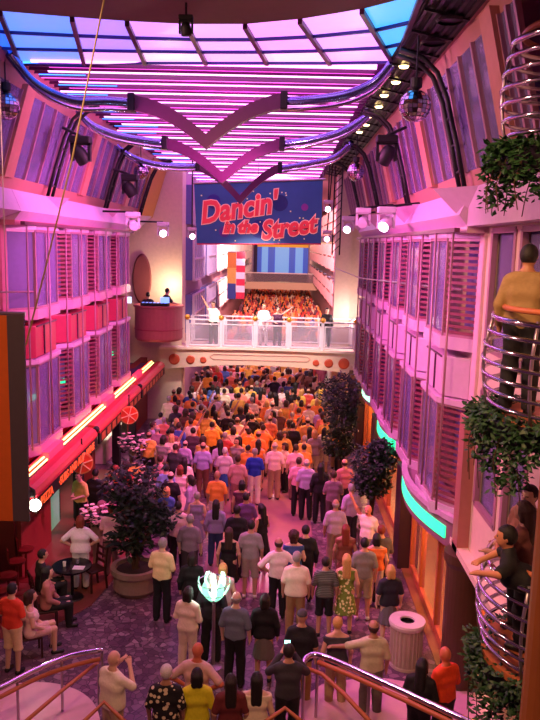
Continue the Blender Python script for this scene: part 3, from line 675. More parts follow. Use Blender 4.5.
# ---------------------------------------------------------------- stage lamps
def stage_lamp(c, aim, lens, lab, sc=1.0, body=whiteplastic, hang=None, grp='moving head stage lamps'):
    c = Vector(c); t = thing('stage_lamp', lab, 'stage light', tuple(c), 0, grp)
    t.scale = (sc, sc, sc)
    MB().box(-.2, .2, -.14, .14, .24, .38).build('base', body, t, bevel=.02)
    mb = MB(); mb.box(-.2, -.15, -.06, .06, -.1, .25); mb.box(.15, .2, -.06, .06, -.1, .25); mb.box(-.2, .2, -.06, .06, .21, .25); mb.build('yoke', body, t)
    h = MB().lathe([(0, .22), (.1, .2), (.14, .08), (.145, -.14), (.12, -.16)], n=18).build('head', body, t, smooth=True)
    l = MB().lathe([(0, -.155), (.12, -.155)], n=18).build('lens', lens, h)
    h.rotation_euler = (Vector(aim)-c).to_track_quat('-Z', 'Y').to_euler()
    if hang: MB().tube([(0, 0, .38), Vector(hang)/sc], .03, 8).build('bracket', black, t)
LP = [
 (133, 225, 22.0, (2, 5, 2), whiteplastic, 'white stage lamp on the left wall ledge, nearer of two', 1.0, (-.9, 0, .38)),
 (163, 233, 26.0, (0, 4, 5), whitelens, 'lit stage lamp on a left wall arm beside the cream wall', 1.0, (-1.2, 0, .38)),
 (192, 236, 30.0, (1, 10, 5), whitelens, 'lit stage lamp at the lower left corner of the banner', .9, (0, 0, 3.2)),
 (386, 224, 16.8, (-2, 10, 4), whitelens, 'large white stage lamp under the right ledge, nearest of the right row', 1.0, (.9, 0, .5)),
 (363, 222, 20.5, (-2, 3, 2), whiteplastic, 'white stage lamp under the right ledge, second of the right row', 1.0, (.9, 0, .5)),
 (348, 228, 24.5, (-2, 12, 3), whitelens, 'white stage lamp under the right ledge, farthest of the right row', 1.0, (1.2, 0, .6)),
 (328, 209, 29.6, (0, 5, 6), whitelens, 'bright white lamp on the truss right of the banner', .9, (0, 0, 1.9)),
 (327, 239, 29.6, (0, 5, 6), pinklens, 'bright pink lamp below the truss at the banner corner', .9, (.12, 0, 3.1)),
 (81, 156, 16.5, (0, 20, 2), black, 'black spotlight on the left upper wall, nearer the camera', 1.1, (-.4, 0, .6)),
 (130, 190, 22.5, (0, 25, 2), black, 'black spotlight on the left upper wall, nearer the banner', 1.2, (-.5, 0, .6)),
 (386, 156, 16.0, (-2, 20, 2), black, 'black spotlight on the right upper wall below the mirror ball', 1.1, (.4, 0, .6)),
 (186, 30, 10.8, (-1, 12, 2), black, 'small black spotlight hanging in front of the ceiling panel', .5, (0, 0, .5)),
]
for px, py, Y, aim, lens, lab, sc, hang in LP:
    stage_lamp(at(px, py, Y=Y), aim, lens, lab, sc, black if lens is black else whiteplastic, hang)
t = thing('lighting_truss', 'black lattice truss column right of the banner', 'truss', (2.15, 30.0, 7.4))
mb = MB()
for x in (-.15, .15): mb.tube([(x, 0, 0), (x, 0, 3.62)], .03, 6)
for k in range(11): mb.tube([(-.15, 0, .1+k*.3), (.15, 0, .4+k*.3)], .018, 5)
mb.build('lattice', darkm, t)
o = tag(MB().tube([at(105, -5, Y=9), at(88, 80, Y=9.1), at(72, 160, Y=9.2), at(45, 270, Y=9.4), at(26, 345, Y=9.5)], .012, 6).build('hanging_cable', mat('yellow_cable', '#8a7a3a', .6)), 'thin yellowish cable slanting across the upper left', 'cable')
for i, (p, q, lab) in enumerate((((168, 297), (378, 300), 'thin wire strung across the street above the bridge'),)):
    o = tag(MB().tube([at(0, 292, X=-5.2), at(100, 291, Y=24), at(132, 291, Y=27)], .02, 6).build('wall_wire', frame), 'thin horizontal wire along the left bay windows', 'wire')
o = tag(MB().tube([at(335, 268, Y=31), at(360, 278, Y=24), at(400, 283, Y=18), at(462, 290, Y=12.2)], .02, 6).build('wall_wire', steel), 'thin horizontal wire along the right bay windows', 'wire')
# ---------------------------------------------------------------- right shop fronts
struct('wall_right_shop', MB().box(4.9, 5.1, 5, 33, 0, 2.75), mat('shop_wall_orange', '#c8803a', .6))
struct('ceiling_shop_right', MB().box(3.1, 5.1, 5, 33, 2.6, 2.72), cream)
struct('floor_shop_right', MB().box(3.1, 5, 12.3, 33, .0, .02), mat('shop_floor_wood', '#8a5a34', .4))
segs = [(12.15, 17.3), (17.4, 22.55), (22.65, 27.8), (27.9, 30.9)]
names_ = ['nearest the camera', 'second from the camera', 'third from the camera', 'farthest, by the bridge']
for i, (a, b) in enumerate(segs):
    t = thing('shop_canopy', 'mauve bowed shop canopy with a curved green light band, '+names_[i], 'canopy', (3.28+.13*i, a, 2.5), 0, 'bowed shop canopies on the right')
    n = 16; ln = b-a
    def bow(u, d0=0): return -(.08+.52*math.sin(PI*min(1, u*1.12))**.8 if u*1.12 < 1 else .08)-d0
    P = [(bow(k/n), ln*k/n) for k in range(n+1)]
    def band(z0, z1, d=0, th=.06):
        mb = MB()
        for k in range(n):
            (x0, y0), (x1, y1) = P[k], P[k+1]
            mb.hexa([(x0-d, y0, z0), (x1-d, y1, z0), (x1-d+th, y1, z0), (x0-d+th, y0, z0), (x0-d, y0, z1), (x1-d, y1, z1), (x1-d+th, y1, z1), (x0-d+th, y0, z1)])
        return mb
    mb = MB()
    for k in range(n):
        (x0, y0), (x1, y1) = P[k], P[k+1]
        mb.hexa([(x0, y0, 0), (x1, y1, 0), (.8, y1, 0), (.8, y0, 0), (x0, y0, .52), (x1, y1, .52), (.8, y1, .52), (.8, y0, .52)])
    mb.build('canopy_body', mat('canopy_mauve', '#8a5a74', .45), t)
    g0 = 1; mb = MB()
    for k in range(1, 13):
        (x0, y0), (x1, y1) = P[k], P[k+1]; d = .03
        mb.hexa([(x0-d, y0, .14), (x1-d, y1, .14), (x1, y1, .14), (x0, y0, .14), (x0-d, y0, .36), (x1-d, y1, .36), (x1, y1, .36), (x0, y0, .36)])
    mb.build('green_light_band', neon_g if i < 2 else mat('neon_pale_green', '#c0ffe0', .4, emis='#90ffc8', es=2.4), t)
    band(.50, .60, .05, .12).build('top_rim', palepanel, t)
    # shop window below
    w = thing(f'window_{40+i}', None, None, (3.35, a, 0)); w['kind'] = 'structure'
    MB().box(0, .02, .5, ln-.5, .12, 2.5).build('pane', mat('shop_glass', '#f0d0a0', .08, trans=.85), w)
    mb = MB()
    for y in (.45, ln*.36, ln*.68, ln-.45): mb.bar((0, y, 0), (0, y, 2.5), .12, .1)
    mb.bar((0, .45, .08), (0, ln-.45, .08), .1, .16); mb.build('frame', orangewood, w)
    struct(f'trim_{70+i}', MB().box(3.0, 3.5, ln-.4+a, ln+.35+a, 0, 2.5), mat('shop_pier_dark', '#3a2028', .45))
    # goods on shelves glowing inside
    s_ = thing('shop_shelf', 'lit wooden shop shelf behind the right shop glass, '+names_[i], 'shelf', (4.45, a+.7, 0.02), 0, 'lit shop shelves')
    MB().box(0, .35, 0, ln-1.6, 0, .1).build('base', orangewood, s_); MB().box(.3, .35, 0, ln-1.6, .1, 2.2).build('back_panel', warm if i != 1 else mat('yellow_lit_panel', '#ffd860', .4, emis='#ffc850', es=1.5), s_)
    for k in range(1, 5): MB().box(0, .3, 0, ln-1.6, .45*k, .45*k+.04).build('shelf_board', orangewood, s_)
    random.seed(i)
    mb = MB()
    for k in range(4):
        y = .1
        while y < ln-1.9:
            ww = .1+random.random()*.15; hh = .12+random.random()*.2; mb.box(.05, .25, y, y+ww, .14+.45*k, .14+.45*k+hh) if k else mb.box(.05, .25, y, y+ww, .1, .1+hh); y += ww+.06
    mb.build('goods', mat('goods_mixed', '#a04a28', .6, noise=.7, nscale=6), s_)
    light('POINT', 'shop_lamp', (4.0, (a+b)/2, 2.3), None, 190, (1, .62, .28), .15)
# round brown column and its upper shaft
t = thing('round_column', 'round dark brown column between the near shop and the spiral balcony', 'column', (3.3, 12.0, 0))
MB().lathe([(.36, 0), (.36, .15), (.31, .2), (.31, 2.35), (.36, 2.45), (.36, 2.6), (0, 2.6)], n=28).build('shaft', browncol, t, smooth=False)
MB().box(-.2, .2, -.14, .2, 2.6, 5.0).build('upper_shaft', mat('coral_pier', '#a86a64', .5), t)
struct('wall_right_near_shop', MB().box(3.75, 3.9, 5, 11.7, 0, 2.7), mat('olive_wall', '#8a8a4a', .6))
# near right pole and near left banner
o = tag(MB().lathe([(.0, 0), (.26, 0), (.26, .05), (.2, .1), (.2, 8.3), (.0, 8.3)], n=24).build('brown_pole', mat('near_pole_orange', '#a8602c', .5), loc=(1.70, 4.0, 2.6)), 'thick orange brown pole at the lower right edge of the frame', 'pole')
struct('floor_balcony_near', MB().box(-6, 5, -2, 4.6, 2.45, 2.6), browncol)
t = thing('hanging_cloth', 'orange and charcoal hanging cloth at the left edge of the frame', 'banner', tuple(at(0, 315, Y=10)))
p0 = at(-12, 315, Y=10); z1 = at(10, 521, Y=10).z-t.location.z; o_ = Vector(t.location)
xa, xb_, xc = at(-14, 315, Y=10).x-o_.x, at(6.5, 315, Y=10).x-o_.x, at(23.5, 315, Y=10).x-o_.x
MB().box(xa, xb_, 0, .04, z1, 0).build('orange_panel', orangecloth, t); MB().box(xb_, xc, 0, .05, z1, 0).build('charcoal_panel', darkcloth, t)
MB().tube([(xa, .02, .02), (xc+.02, .02, .02)], .03, 8).build('rod', steel, t)
MB().tube([(xb_, .02, .02), (xb_, .02, 11.0-o_.z)], .008, 5).build('cord', steel, t)

# ---------------------------------------------------------------- greenery
def leaves(n, fn, size, seed):
    random.seed(seed); mb = MB()
    for _ in range(n):
        p = Vector(fn()); a = random.random()*2*PI; el = random.uniform(-.9, .7); L_ = size*random.uniform(.6, 1.2); w = L_*.3
        d = Vector((math.cos(a)*math.cos(el), math.sin(a)*math.cos(el), math.sin(el))); s = d.cross(Vector((0, 0, 1))).normalized()*w; u = s.cross(d).normalized()*w*.35
        mb.add([p, p+d*L_*.5+s-u, p+d*L_, p+d*L_*.5-s-u, p+d*L_*.5+u], [(0, 1, 4), (1, 2, 4), (2, 3, 4), (3, 0, 4)])
    return mb
def blob(c, r, sc=(1, 1, 1)):
    while True:
        v = Vector((random.uniform(-1, 1), random.uniform(-1, 1), random.uniform(-1, 1)))
        if .35 < v.length < 1: return (c[0]+v.x*r*sc[0], c[1]+v.y*r*sc[1], c[2]+v.z*r*sc[2])
def tree(name, loc, lab, blobs, pot_r=.45, pot_h=.6, n=1500, size=.14, m=leafm, trunk=.045, potm=stone, seed=1, grp=None):
    t = thing(name, lab, 'plant' if 'plant' in lab else 'tree', loc, 0, grp)
    MB().lathe([(0, 0), (pot_r*.8, 0), (pot_r, .12), (pot_r*.95, pot_h*.75), (pot_r*1.1, pot_h*.8), (pot_r*1.1, pot_h), (pot_r*.9, pot_h), (pot_r*.88, pot_h*.85), (0, pot_h*.85)], n=26).build('planter', potm, t)
    MB().lathe([(0, pot_h*.9), (pot_r*.86, pot_h*.86)], n=20).build('soil', mat('soil', '#2a1c14', .9), t)
    mb = MB()
    for i, (c, r, sc) in enumerate(blobs):
        mb.tube([(.05*math.sin(i*2), .05*math.cos(i*2), pot_h*.85), (c[0]*.4, c[1]*.4, (pot_h+c[2])/2), (c[0], c[1], c[2])], [trunk, trunk*.8, trunk*.4], 7)
        for k in range(4): mb.tube([(c[0], c[1], c[2]-.1), (c[0]+r*.7*math.cos(k*1.6+i), c[1]+r*.7*math.sin(k*1.6+i), c[2]+r*.3)], [trunk*.4, .006], 5)
    mb.build('trunk', bark, t)
    leaves(n, lambda: blob(*random.choice(blobs)), size, seed).build('foliage', m, t)
    return t
tree('potted_tree', (-3.1, 15.35, 0), 'big leafy potted plant in a carved stone planter on the left of the street', [((0, .1, 2.5), .72, (1, 1, .8)), ((.1, 0, 1.9), .6, (1, 1, .8)), ((-.1, 0, 1.25), .5, (1, 1, .7)), ((.5, -.1, 1.8), .45, (1, .8, .7)), ((-.35, .2, 2.3), .5, (1, 1, 1))], .50, .60, 1100, .2, leafd, seed=4)
# broad leaves of that plant
tb = bpy.data.objects['potted_tree']; mb = MB(); random.seed(9)
for k in range(16):
    a = k*2.4; L_ = .5+.3*random.random(); z = .9+1.0*random.random(); d = Vector((math.cos(a), math.sin(a), .5)).normalized(); s = d.cross(Vector((0, 0, 1))).normalized()*.13
    p = Vector((0, 0, z)); q = p+d*.35
    mb.tube([p, q], .012, 5); mb.add([q, q+d*L_*.45+s, q+d*L_-Vector((0, 0, .15)), q+d*L_*.45-s, q+d*L_*.45-Vector((0, 0, .05))], [(0, 1, 4), (1, 2, 4), (2, 3, 4), (3, 0, 4)])
mb.build('broad_leaf', leafd, tb)
tree('potted_tree', tuple(at(374, 545, Z=0)+Vector((-.12, 0, 0))), 'dark round potted tree beside the yellow lit shop on the right', [((0, 0, 2.25), .6, (1, 1, .9)), ((-.05, 0, 1.7), .5, (1, 1, .7)), ((.2, 0, 2.5), .4, (1, 1, 1))], .36, .5, 2300, .15, leafd, seed=5, grp='potted trees along the right shops')
tree('potted_tree', tuple(at(352, 490, Z=0)+Vector((-.42, 0, 0))), 'taller potted tree with loose crown farther along the right shops', [((0, 0, 3.1), .75, (.8, 1, 1)), ((0, 0, 2.3), .65, (.8, 1, 1)), ((-.1, 0, 1.5), .5, (1, 1, .9))], .36, .5, 2200, .16, leafd, seed=6, grp='potted trees along the right shops')
tree('potted_tree', (2.1, 29.4, 0), 'dark potted tree beside the right end of the footbridge', [((0, 0, 1.7), .6, (1, 1, 1.3))], .3, .4, 500, .14, leafd, seed=8, grp='potted trees along the right shops')
CX, CY = 3.0, 7.4
def hanging(z, lab, seed, drop, ang=(1.9, 5.6)):
    t = thing('hanging_plant', lab, 'plant', (CX+(.18 if z < 4 else 0), CY, z), 0, 'trailing plants under the spiral balconies')
    def f():
        a = random.uniform(*ang); r = .90+random.uniform(-.2, .13); d = random.random()**1.3*drop*(.6+.4*math.sin(a*5+seed))
        return (r*math.cos(a), r*math.sin(a), .16-d)
    leaves(3200, f, .095, seed).build('foliage', leafm, t)
    mb = MB()
    for k in range(14):
        a = ang[0]+(ang[1]-ang[0])*k/13; mb.tube([(.9*math.cos(a), .9*math.sin(a), 0), (.99*math.cos(a), .99*math.sin(a), -.25), (.97*math.cos(a+.05), .97*math.sin(a+.05), -drop*.8)], .006, 4)
    mb.build('stem', bark, t)
    MB().lathe([(.72, -.12), (.86, -.12), (.9, .08), (.84, .1), (.82, -.02), (.72, -.04)], n=30, a0=ang[0], a1=ang[1]).build('trough', darkm, t)
hanging(8.62, 'trailing green plant under the topmost spiral balcony', 1, .62)
hanging(5.98, 'trailing green plant under the middle spiral balcony', 2, .78)
hanging(3.28, 'trailing dark plant under the lowest spiral balcony at bottom right', 3, .95)

# ---------------------------------------------------------------- spiral balconies on the right
for di, (z, lab) in enumerate(((3.42, 'lowest spiral chrome balcony with curved rails, bottom right'), (6.05, 'middle spiral chrome balcony where the tan shirted man stands'), (8.7, 'topmost spiral chrome balcony at the upper right corner'))):
    t = thing('spiral_balcony', lab, 'balcony', (CX+(.12 if di == 0 else 0), CY, z), 0, 'spiral balconies on the right')
    A0, A1 = 1.7, 6.1
    MB().prism([(.82*math.cos(A0+(A1-A0)*k/20), .82*math.sin(A0+(A1-A0)*k/20), -.1) for k in range(21)]+[(.5, -.8, -.1), (.5, .9, -.1)], (0, 0, .12)).build('floor_plate', orangewood, t)
    for k in range(7):
        h = .16+.145*k; r = .80+.1*math.sin(PI*(k+.5)/7)
        MB().tube([(r*math.cos(a), r*math.sin(a), h+.03*math.sin(a)) for a in [A0+(A1-A0)*q/26 for q in range(27)]], .022 if k < 6 else .03, 8).build('rail', chrome, t, smooth=True)
    for q in range(5):
        a = A0+.15+(A1-A0-.3)*q/4; MB().tube([((.80+.09*math.sin(PI*(h/1.1)))*math.cos(a), (.80+.09*math.sin(PI*(h/1.1)))*math.sin(a), h) for h in (0, .25, .5, .75, 1.05)], .018, 6).build('baluster', steel, t, smooth=True)
    MB().tube([(.72*math.cos(a), .72*math.sin(a), 1.13) for a in [A0+(A1-A0)*q/26 for q in range(27)]], .03, 8).build('wooden_handrail', orangewood, t, smooth=True)
struct('wall_right_balcony_back', MB().box(3.7, 3.8, 6.2, 9.0, 2.7, 11), cream)
for i, (y_, z_, c_) in enumerate(((7.0, 9.0, '#d87828'), (7.45, 9.1, '#c8a828'), (7.3, 9.35, '#d05828'))):
    t = thing('flower_arrangement', ['orange flower bunch on the topmost balcony', 'yellow flower bunch on the topmost balcony', 'red orange flower bunch highest on the topmost balcony'][i], 'flowers', (CX-.25+.08*i, y_, 8.73), 0, 'flowers on the topmost balcony')
    random.seed(i); mb = MB()
    for _ in range(16):
        p = blob((0, 0, z_-8.73+.1), .2); mb.ball(p, .05, 8, (1, 1, .6))
    mb.build('blossoms', mat('blossom_'+c_[1:], c_, .6), t); MB().lathe([(0, 0), (.1, 0), (.13, .14), (.09, .2)], n=12).build('vase', darkm, t)
    leaves(60, lambda: blob((0, 0, .25), .2), .12, i).build('foliage', leafm, t)

# ---------------------------------------------------------------- trash bin, lantern, stair landings
t = thing('litter_bin', 'round pale marble litter bin with dark hole in its lid', 'bin', tuple(at(405, 664, Z=0)))
MB().lathe([(0, 0), (.30, 0), (.30, .05), (.285, .06), (.285, .80), (.30, .82)], n=36).build('body', mat('fluted_marble', '#b8a49c', .5, nscale=9), t)
mb = MB()
for k in range(24): a = 2*PI*k/24; mb.bar((.29*math.cos(a), .29*math.sin(a), .08), (.29*math.cos(a), .29*math.sin(a), .78), .03, .03)
mb.build('fluting', mat('fluted_marble', '#b8a49c', .5), t)
MB().lathe([(.13, .86), (.14, .90), (.33, .90), (.345, .86), (.33, .80), (.12, .80)], n=36).build('lid', mat('pale_lid', '#d8c4c8', .35), t, smooth=False)
MB().lathe([(0, .805), (.13, .805), (.13, .87)], n=24).build('liner', black, t)

lp = at(213, 668, Z=0); t = thing('torch_lantern', 'glowing white torch lantern with glass petals on a slim post', 'lantern', tuple(lp))
hz = 1.28
MB().lathe([(0, 0), (.17, 0), (.17, .04), (.035, .08), (.03, hz), (.08, hz+.05), (.09, hz+.1), (0, hz+.1)], n=18).build('post', steel, t, smooth=False)
for k in range(6):
    a = k*PI/3; pts = []
    for u in range(7):
        r = .09+.19*math.sin(u/6*1.9); pts.append((r*math.cos(a), r*math.sin(a), hz+.08+.42*u/6))
    mb = MB()
    for u in range(6):
        p, q = Vector(pts[u]), Vector(pts[u+1]); w0 = .035+.04*math.sin(PI*u/6); w1 = .035+.04*math.sin(PI*(u+1)/6); s_ = Vector((-math.sin(a), math.cos(a), 0))
        mb.prism([p-s_*w0, p+s_*w0, q+s_*w1, q-s_*w1], Vector((math.cos(a), math.sin(a), 0))*.012)
    mb.build('glass_petal', mat('petal_glass', '#c8ffe8', .1, emis='#a0ffd8', es=.9, trans=.35), t)
MB().lathe([(0, hz+.1), (.05, hz+.14), (.045, hz+.35), (.02, hz+.5), (0, hz+.56)], n=14).build('flame_lamp', mat('white_flame', '#ffffff', .3, emis='#f4fff4', es=10), t, smooth=True)
mb = MB()
for zz, rr in ((hz+.2, .2), (hz+.42, .29)): mb.tube([(rr*math.cos(k*PI/12), rr*math.sin(k*PI/12), zz) for k in range(24)], .01, 5, closed=True)
mb.build('ring', chrome, t)
light('POINT', 'torch_light', (lp.x, lp.y, hz+.75), None, 20, (.85, 1, .92), .08)

pinkst = mat('pink_marble_landing', '#d8a8b4', .35, nscale=6)
def rail(name, lab, cat, top_pts, zt, m, r, posts=None, base=0, grp=None):
    P = [at(x, y, Z=z) for (x, y, z) in top_pts]
    o = P[0].copy(); o.z = base; t = thing(name, lab, cat, tuple(o), 0, grp)
    MB().tube([p-o for p in P], r, 10).build('rail_tube', m, t, smooth=True)
    if posts:
        for i in posts: p = P[i]-o; MB().tube([(p.x, p.y, 0), p], r*.5, 8).build('post', steel, t)
    return t
def smooth(pts, k=4):
    out = []; n = len(pts)
    for i in range(n-1):
        a, b, c, d = [Vector(pts[j]) for j in (max(i-1, 0), i, i+1, min(i+2, n-1))]
        for q in range(k):
            s_ = q/k; out.append(tuple(.5*((2*b)+(c-a)*s_+(2*a-5*b+4*c-d)*s_*s_+(3*b-a-3*c+d)*s_**3)))
    return out+[pts[-1]]
c = at(14, 735, Z=.3)
mb = MB().lathe([(0, 0), (1.22, 0), (1.22, .3), (1.27, .3), (1.27, .36), (0, .36)], (c.x, c.y, 0), 48); struct('floor_landing_left', mb, pinkst)
q = [at(250, 735, Z=.18), at(322, 684, Z=.18), at(372, 676, Z=.18), at(520, 700, Z=.18), at(540, 760, Z=.18), at(300, 760, Z=.18)]
struct('floor_landing_right', MB().prism([Vector((p.x, p.y, 0)) for p in q], (0, 0, .18)), pinkst)
rail('stair_rail', 'curved chrome handrail sweeping down at the lower left', 'handrail', smooth([(-30, 700, 1.25), (0, 688, 1.25), (35, 670, 1.25), (70, 656, 1.25), (102, 650, 1.25)]), 1, chrome, .045, [0, 6, 11, 16])
rail('stair_rail', 'curved wooden handrail below the chrome rail at the lower left', 'handrail', smooth([(-30, 712, 1.2), (0, 697, 1.15), (40, 677, 1.1), (75, 665, 1.1), (100, 659, 1.1)]), 1, orangewood, .035)
rail('stair_rail', 'straight wooden stair rail dropping toward the lower left corner', 'handrail', [(98, 662, 1.0), (60, 692, 1.05), (18, 728, 1.15)], 1, orangewood, .03, [0])
rail('stair_rail', 'short bent wooden rail at the foot of the white shirted man', 'handrail', [(80, 725, 1.25), (104, 702, 1.2), (125, 722, 1.25)], 1, orangewood, .03)
rail('stair_rail', 'chrome handrail running from the crowd to the lower right corner', 'handrail', smooth([(303, 668, 1.2), (306, 658, 1.25), (318, 655, 1.27), (345, 665, 1.27), (400, 690, 1.27), (470, 722, 1.3), (520, 745, 1.3)]), 1, chrome, .05, [3, 8, 14, 20])
rail('stair_rail', 'wooden handrail just below the chrome one at the lower right', 'handrail', [(318, 662, 1.2), (350, 675, 1.2), (405, 700, 1.2), (455, 724, 1.2), (500, 745, 1.2)], 1, orangewood, .04)
rail('stair_rail', 'wooden rail dropping steeply toward the bottom centre right', 'handrail', [(306, 668, 1.15), (322, 674, 1.15), (345, 695, 1.1), (372, 724, 1.1)], 1, orangewood, .035)
rail('stair_rail', 'short bent wooden rail at the bottom edge behind the photographer', 'handrail', [(262, 724, 1.2), (285, 708, 1.2), (302, 722, 1.2)], 1, orangewood, .03)

# ---------------------------------------------------------------- bar corner on the left
def chair(x, y, rz, lab, seatm, grp):
    t = thing('cafe_chair', lab, 'chair', (x, y, 0.015), rz, grp)
    MB().box(-.2, .2, -.2, .2, .44, .49).build('seat', seatm, t, bevel=.015)
    for sx in (-1, 1):
        MB().bar((sx*.18, .18, 0), (sx*.18, .18, .45), .035).build('leg', darkwood, t)
        MB().bar((sx*.18, -.22, 0), (sx*.18, -.18, .45), .035).build('leg', darkwood, t)
    mb = MB()
    for sx in (-1, 1): mb.bar((sx*.18, -.18, .45), (sx*.18, -.25, .95), .035)
    for z in (.6, .74, .9): mb.bar((-.18, -.2-.05*(z-.45)/.5, z), (.18, -.2-.05*(z-.45)/.5, z), .02, .06)
    mb.build('backrest', darkwood, t)
    return t
def table(x, y, lab, r=.4):
    t = thing('round_table', lab, 'table', (x, y, .015), 0, 'round black bar tables')
    MB().lathe([(0, .70), (r, .70), (r, .74), (0, .74)], n=28).build('tabletop', mat('black_gloss', '#15121a', .15), t)
    MB().lathe([(0, 0), (.24, 0), (.22, .03), (.035, .06), (.035, .7)], n=18).build('pedestal', darkm, t)
    return t
tp = at(72, 566, Z=.74); table(tp.x, tp.y, 'round black bar table beside the woman in white', .42)
t2 = at(52, 590, Z=.5)
for i, (dx, dy, c_) in enumerate(((.1, .1, '#f0e8f0'), (-.15, -.05, '#e0e0f0'))):
    o = thing('drinking_glass', ['short drinking glass on the round black table', 'white paper cup on the round black table'][i], 'glass', (tp.x+dx, tp.y+dy, .756))
    MB().lathe([(0, 0), (.03, 0), (.038, .1), (.034, .1), (.027, .01), (0, .01)], n=14).build('body', clearglass if i == 0 else mat('paper_white', '#f0e8e8', .6), o)
o = tag(MB().box(-.12, .12, -.09, .09, 0, .01).build('napkin', mat('paper_white', '#f0e8e8', .6), loc=(tp.x+.18, tp.y-.12, .757)), 'white napkin lying on the round black table', 'napkin')
for i, (px, py, rz, sm, lab) in enumerate(((94, 588, 2.4, darkwood, 'dark slatted wooden chair left of the stone planter'), (94, 550, 2.9, redseat, 'red seated cafe chair behind the dark slatted chair'), (84, 540, .6, redseat, 'red seated cafe chair next to the woman in white'))):
    p = at(px, py, Z=0.02); chair(p.x, p.y, rz, lab, sm, 'cafe chairs by the planter')
def stool(x, y, lab):
    t = thing('bar_stool', lab, 'stool', (x, y, 0), .5, 'red bar stools at the left edge')
    MB().lathe([(0, 0), (.2, 0), (.2, .02), (.03, .05), (.03, .68), (.17, .7), (.19, .76), (.0, .78)], n=18).build('seat', redseat, t)
    MB().prism([(-.19, -.1, .78), (-.19, .1, .78), (-.21, .12, 1.05), (-.21, -.12, 1.05)], (.03, 0, 0)).build('backrest', redseat, t)
for i, (px, py) in enumerate(((8, 608), (18, 590), (27, 574), (35, 560), (43, 548))):
    p = at(px, py, Z=.78); stool(p.x-.4, p.y, 'red bar stool at the left bar, '+['nearest the camera', 'second from the camera', 'third from the camera', 'fourth from the camera', 'farthest from the camera'][i])
t = thing('bar_counter', 'dark bar counter with brass rail at the left edge', 'counter', (-7.0, 12.0, 0))
MB().box(-.3, .3, 0, 4.2, 0, 1.05).build('body', darkwood, t, bevel=.02); MB().box(-.38, .4, -.05, 4.25, 1.05, 1.1).build('worktop', mat('black_gloss', '#15121a', .15), t)
MB().tube([(.45, 0, .98), (.45, 4.2, .98)], .03, 8).build('brass_rail', gold, t)
random.seed(5)
for i in range(12):
    o = thing('bottle', ['green', 'amber', 'clear'][i % 3]+' glass bottle on the left bar counter, '+['nearest', 'second', 'third', 'fourth', 'fifth', 'sixth', 'seventh', 'eighth', 'ninth', 'tenth', 'eleventh', 'farthest'][i]+' in the row', 'bottle', (-7.05+.15*(i % 2), 12.3+.3*i, 1.1), 0, 'bottles on the left bar counter')
    MB().lathe([(0, 0), (.04, 0), (.04, .17), (.015, .23), (.015, .3), (0, .3)], n=12).build('body', mat('bottle_%d' % (i % 3), ['#3a6a3a', '#c88a3a', '#d8d0e0'][i % 3], .1), o, smooth=True); MB().lathe([(0, .3), (.018, .3), (.018, .33), (0, .33)], n=8).build('cap', gold, o)
# flower arrangements
def bouquet(px, py, Z, r, n, lab, base):
    c = at(px, py, Z=Z); t = thing('flower_arrangement', lab, 'flowers', (c.x, c.y, base)); random.seed(n)
    mb = MB()
    for _ in range(n):
        p = Vector(blob((0, 0, Z-base), r, (1, 1, .6)))
        for k in range(6): a = k*PI/3; mb.ball((p.x+.035*math.cos(a), p.y+.035*math.sin(a), p.z), .03, 6, (1, 1, .5))
        mb.ball(p, .025, 6)
    mb.build('blossoms', pinkflower, t); MB().lathe([(0, 0), (.12, 0), (.1, .2), (.16, Z-base-r*.4), (.13, Z-base-r*.4), (.05, .2), (0, .05)], n=16).build('vase', stone, t)
    leaves(90, lambda: blob((0, 0, Z-base-.1), r, (1, 1, .5)), .16, n).build('foliage', leafd, t)
bouquet(97, 514, 1.35, .42, 60, 'large pale pink flower arrangement behind the woman in white', 0.015)
bouquet(134, 442, 1.5, .55, 60, 'pale flower arrangement by the bright serving counter', 0.0)
# ================================================================ people
def surface_nets(F_, org, h):
    s = F_ < 0; nx, ny, nz = F_.shape
    c = np.zeros((nx-1, ny-1, nz-1), int)
    for i in (0, 1):
        for j in (0, 1):
            for k in (0, 1): c += s[i:nx-1+i, j:ny-1+j, k:nz-1+k]
    act = (c > 0) & (c < 8); idx = -np.ones(act.shape, int); ids = np.argwhere(act); idx[act] = np.arange(len(ids))
    acc = np.zeros((len(ids), 3)); cnt = np.zeros(len(ids))
    I, J, K = ids.T
    for ax in range(3):
        for a in (0, 1):
            for b in (0, 1):
                o0 = [0, 0, 0]; o1 = [0, 0, 0]; oth = [q for q in range(3) if q != ax]
                o0[oth[0]] = o1[oth[0]] = a; o0[oth[1]] = o1[oth[1]] = b; o1[ax] = 1
                f0 = F_[I+o0[0], J+o0[1], K+o0[2]]; f1 = F_[I+o1[0], J+o1[1], K+o1[2]]
                m = (f0 < 0) != (f1 < 0); t = np.where(m, f0/np.where(f0-f1 == 0, 1, f0-f1), 0)
                p = np.stack([np.full(len(ids), o0[q], float) for q in range(3)], 1); p[:, ax] = t
                acc[m] += p[m]; cnt[m] += 1
    V = (ids+acc/np.maximum(cnt, 1)[:, None])*h+org
    Q = []
    for ax in range(3):
        sl0 = [slice(1, -1)]*3; sl1 = [slice(1, -1)]*3; sl0[ax] = slice(0, -1); sl1[ax] = slice(1, None)
        A = s[tuple(sl0)]; B = s[tuple(sl1)]; e = np.argwhere(A != B); off = [1, 1, 1]; off[ax] = 0
        flip = A[tuple(e.T)]; e = e+off; oth = [q for q in range(3) if q != ax]
        d1 = np.zeros(3, int); d1[oth[0]] = 1; d2 = np.zeros(3, int); d2[oth[1]] = 1
        g = lambda x: idx[x[:, 0], x[:, 1], x[:, 2]]
        q = np.stack([g(e-d1-d2), g(e-d2), g(e), g(e-d1)], 1)
        if ax == 1: flip = ~flip
        q[~flip] = q[~flip][:, ::-1]; Q.append(q)
    return V, np.concatenate(Q)
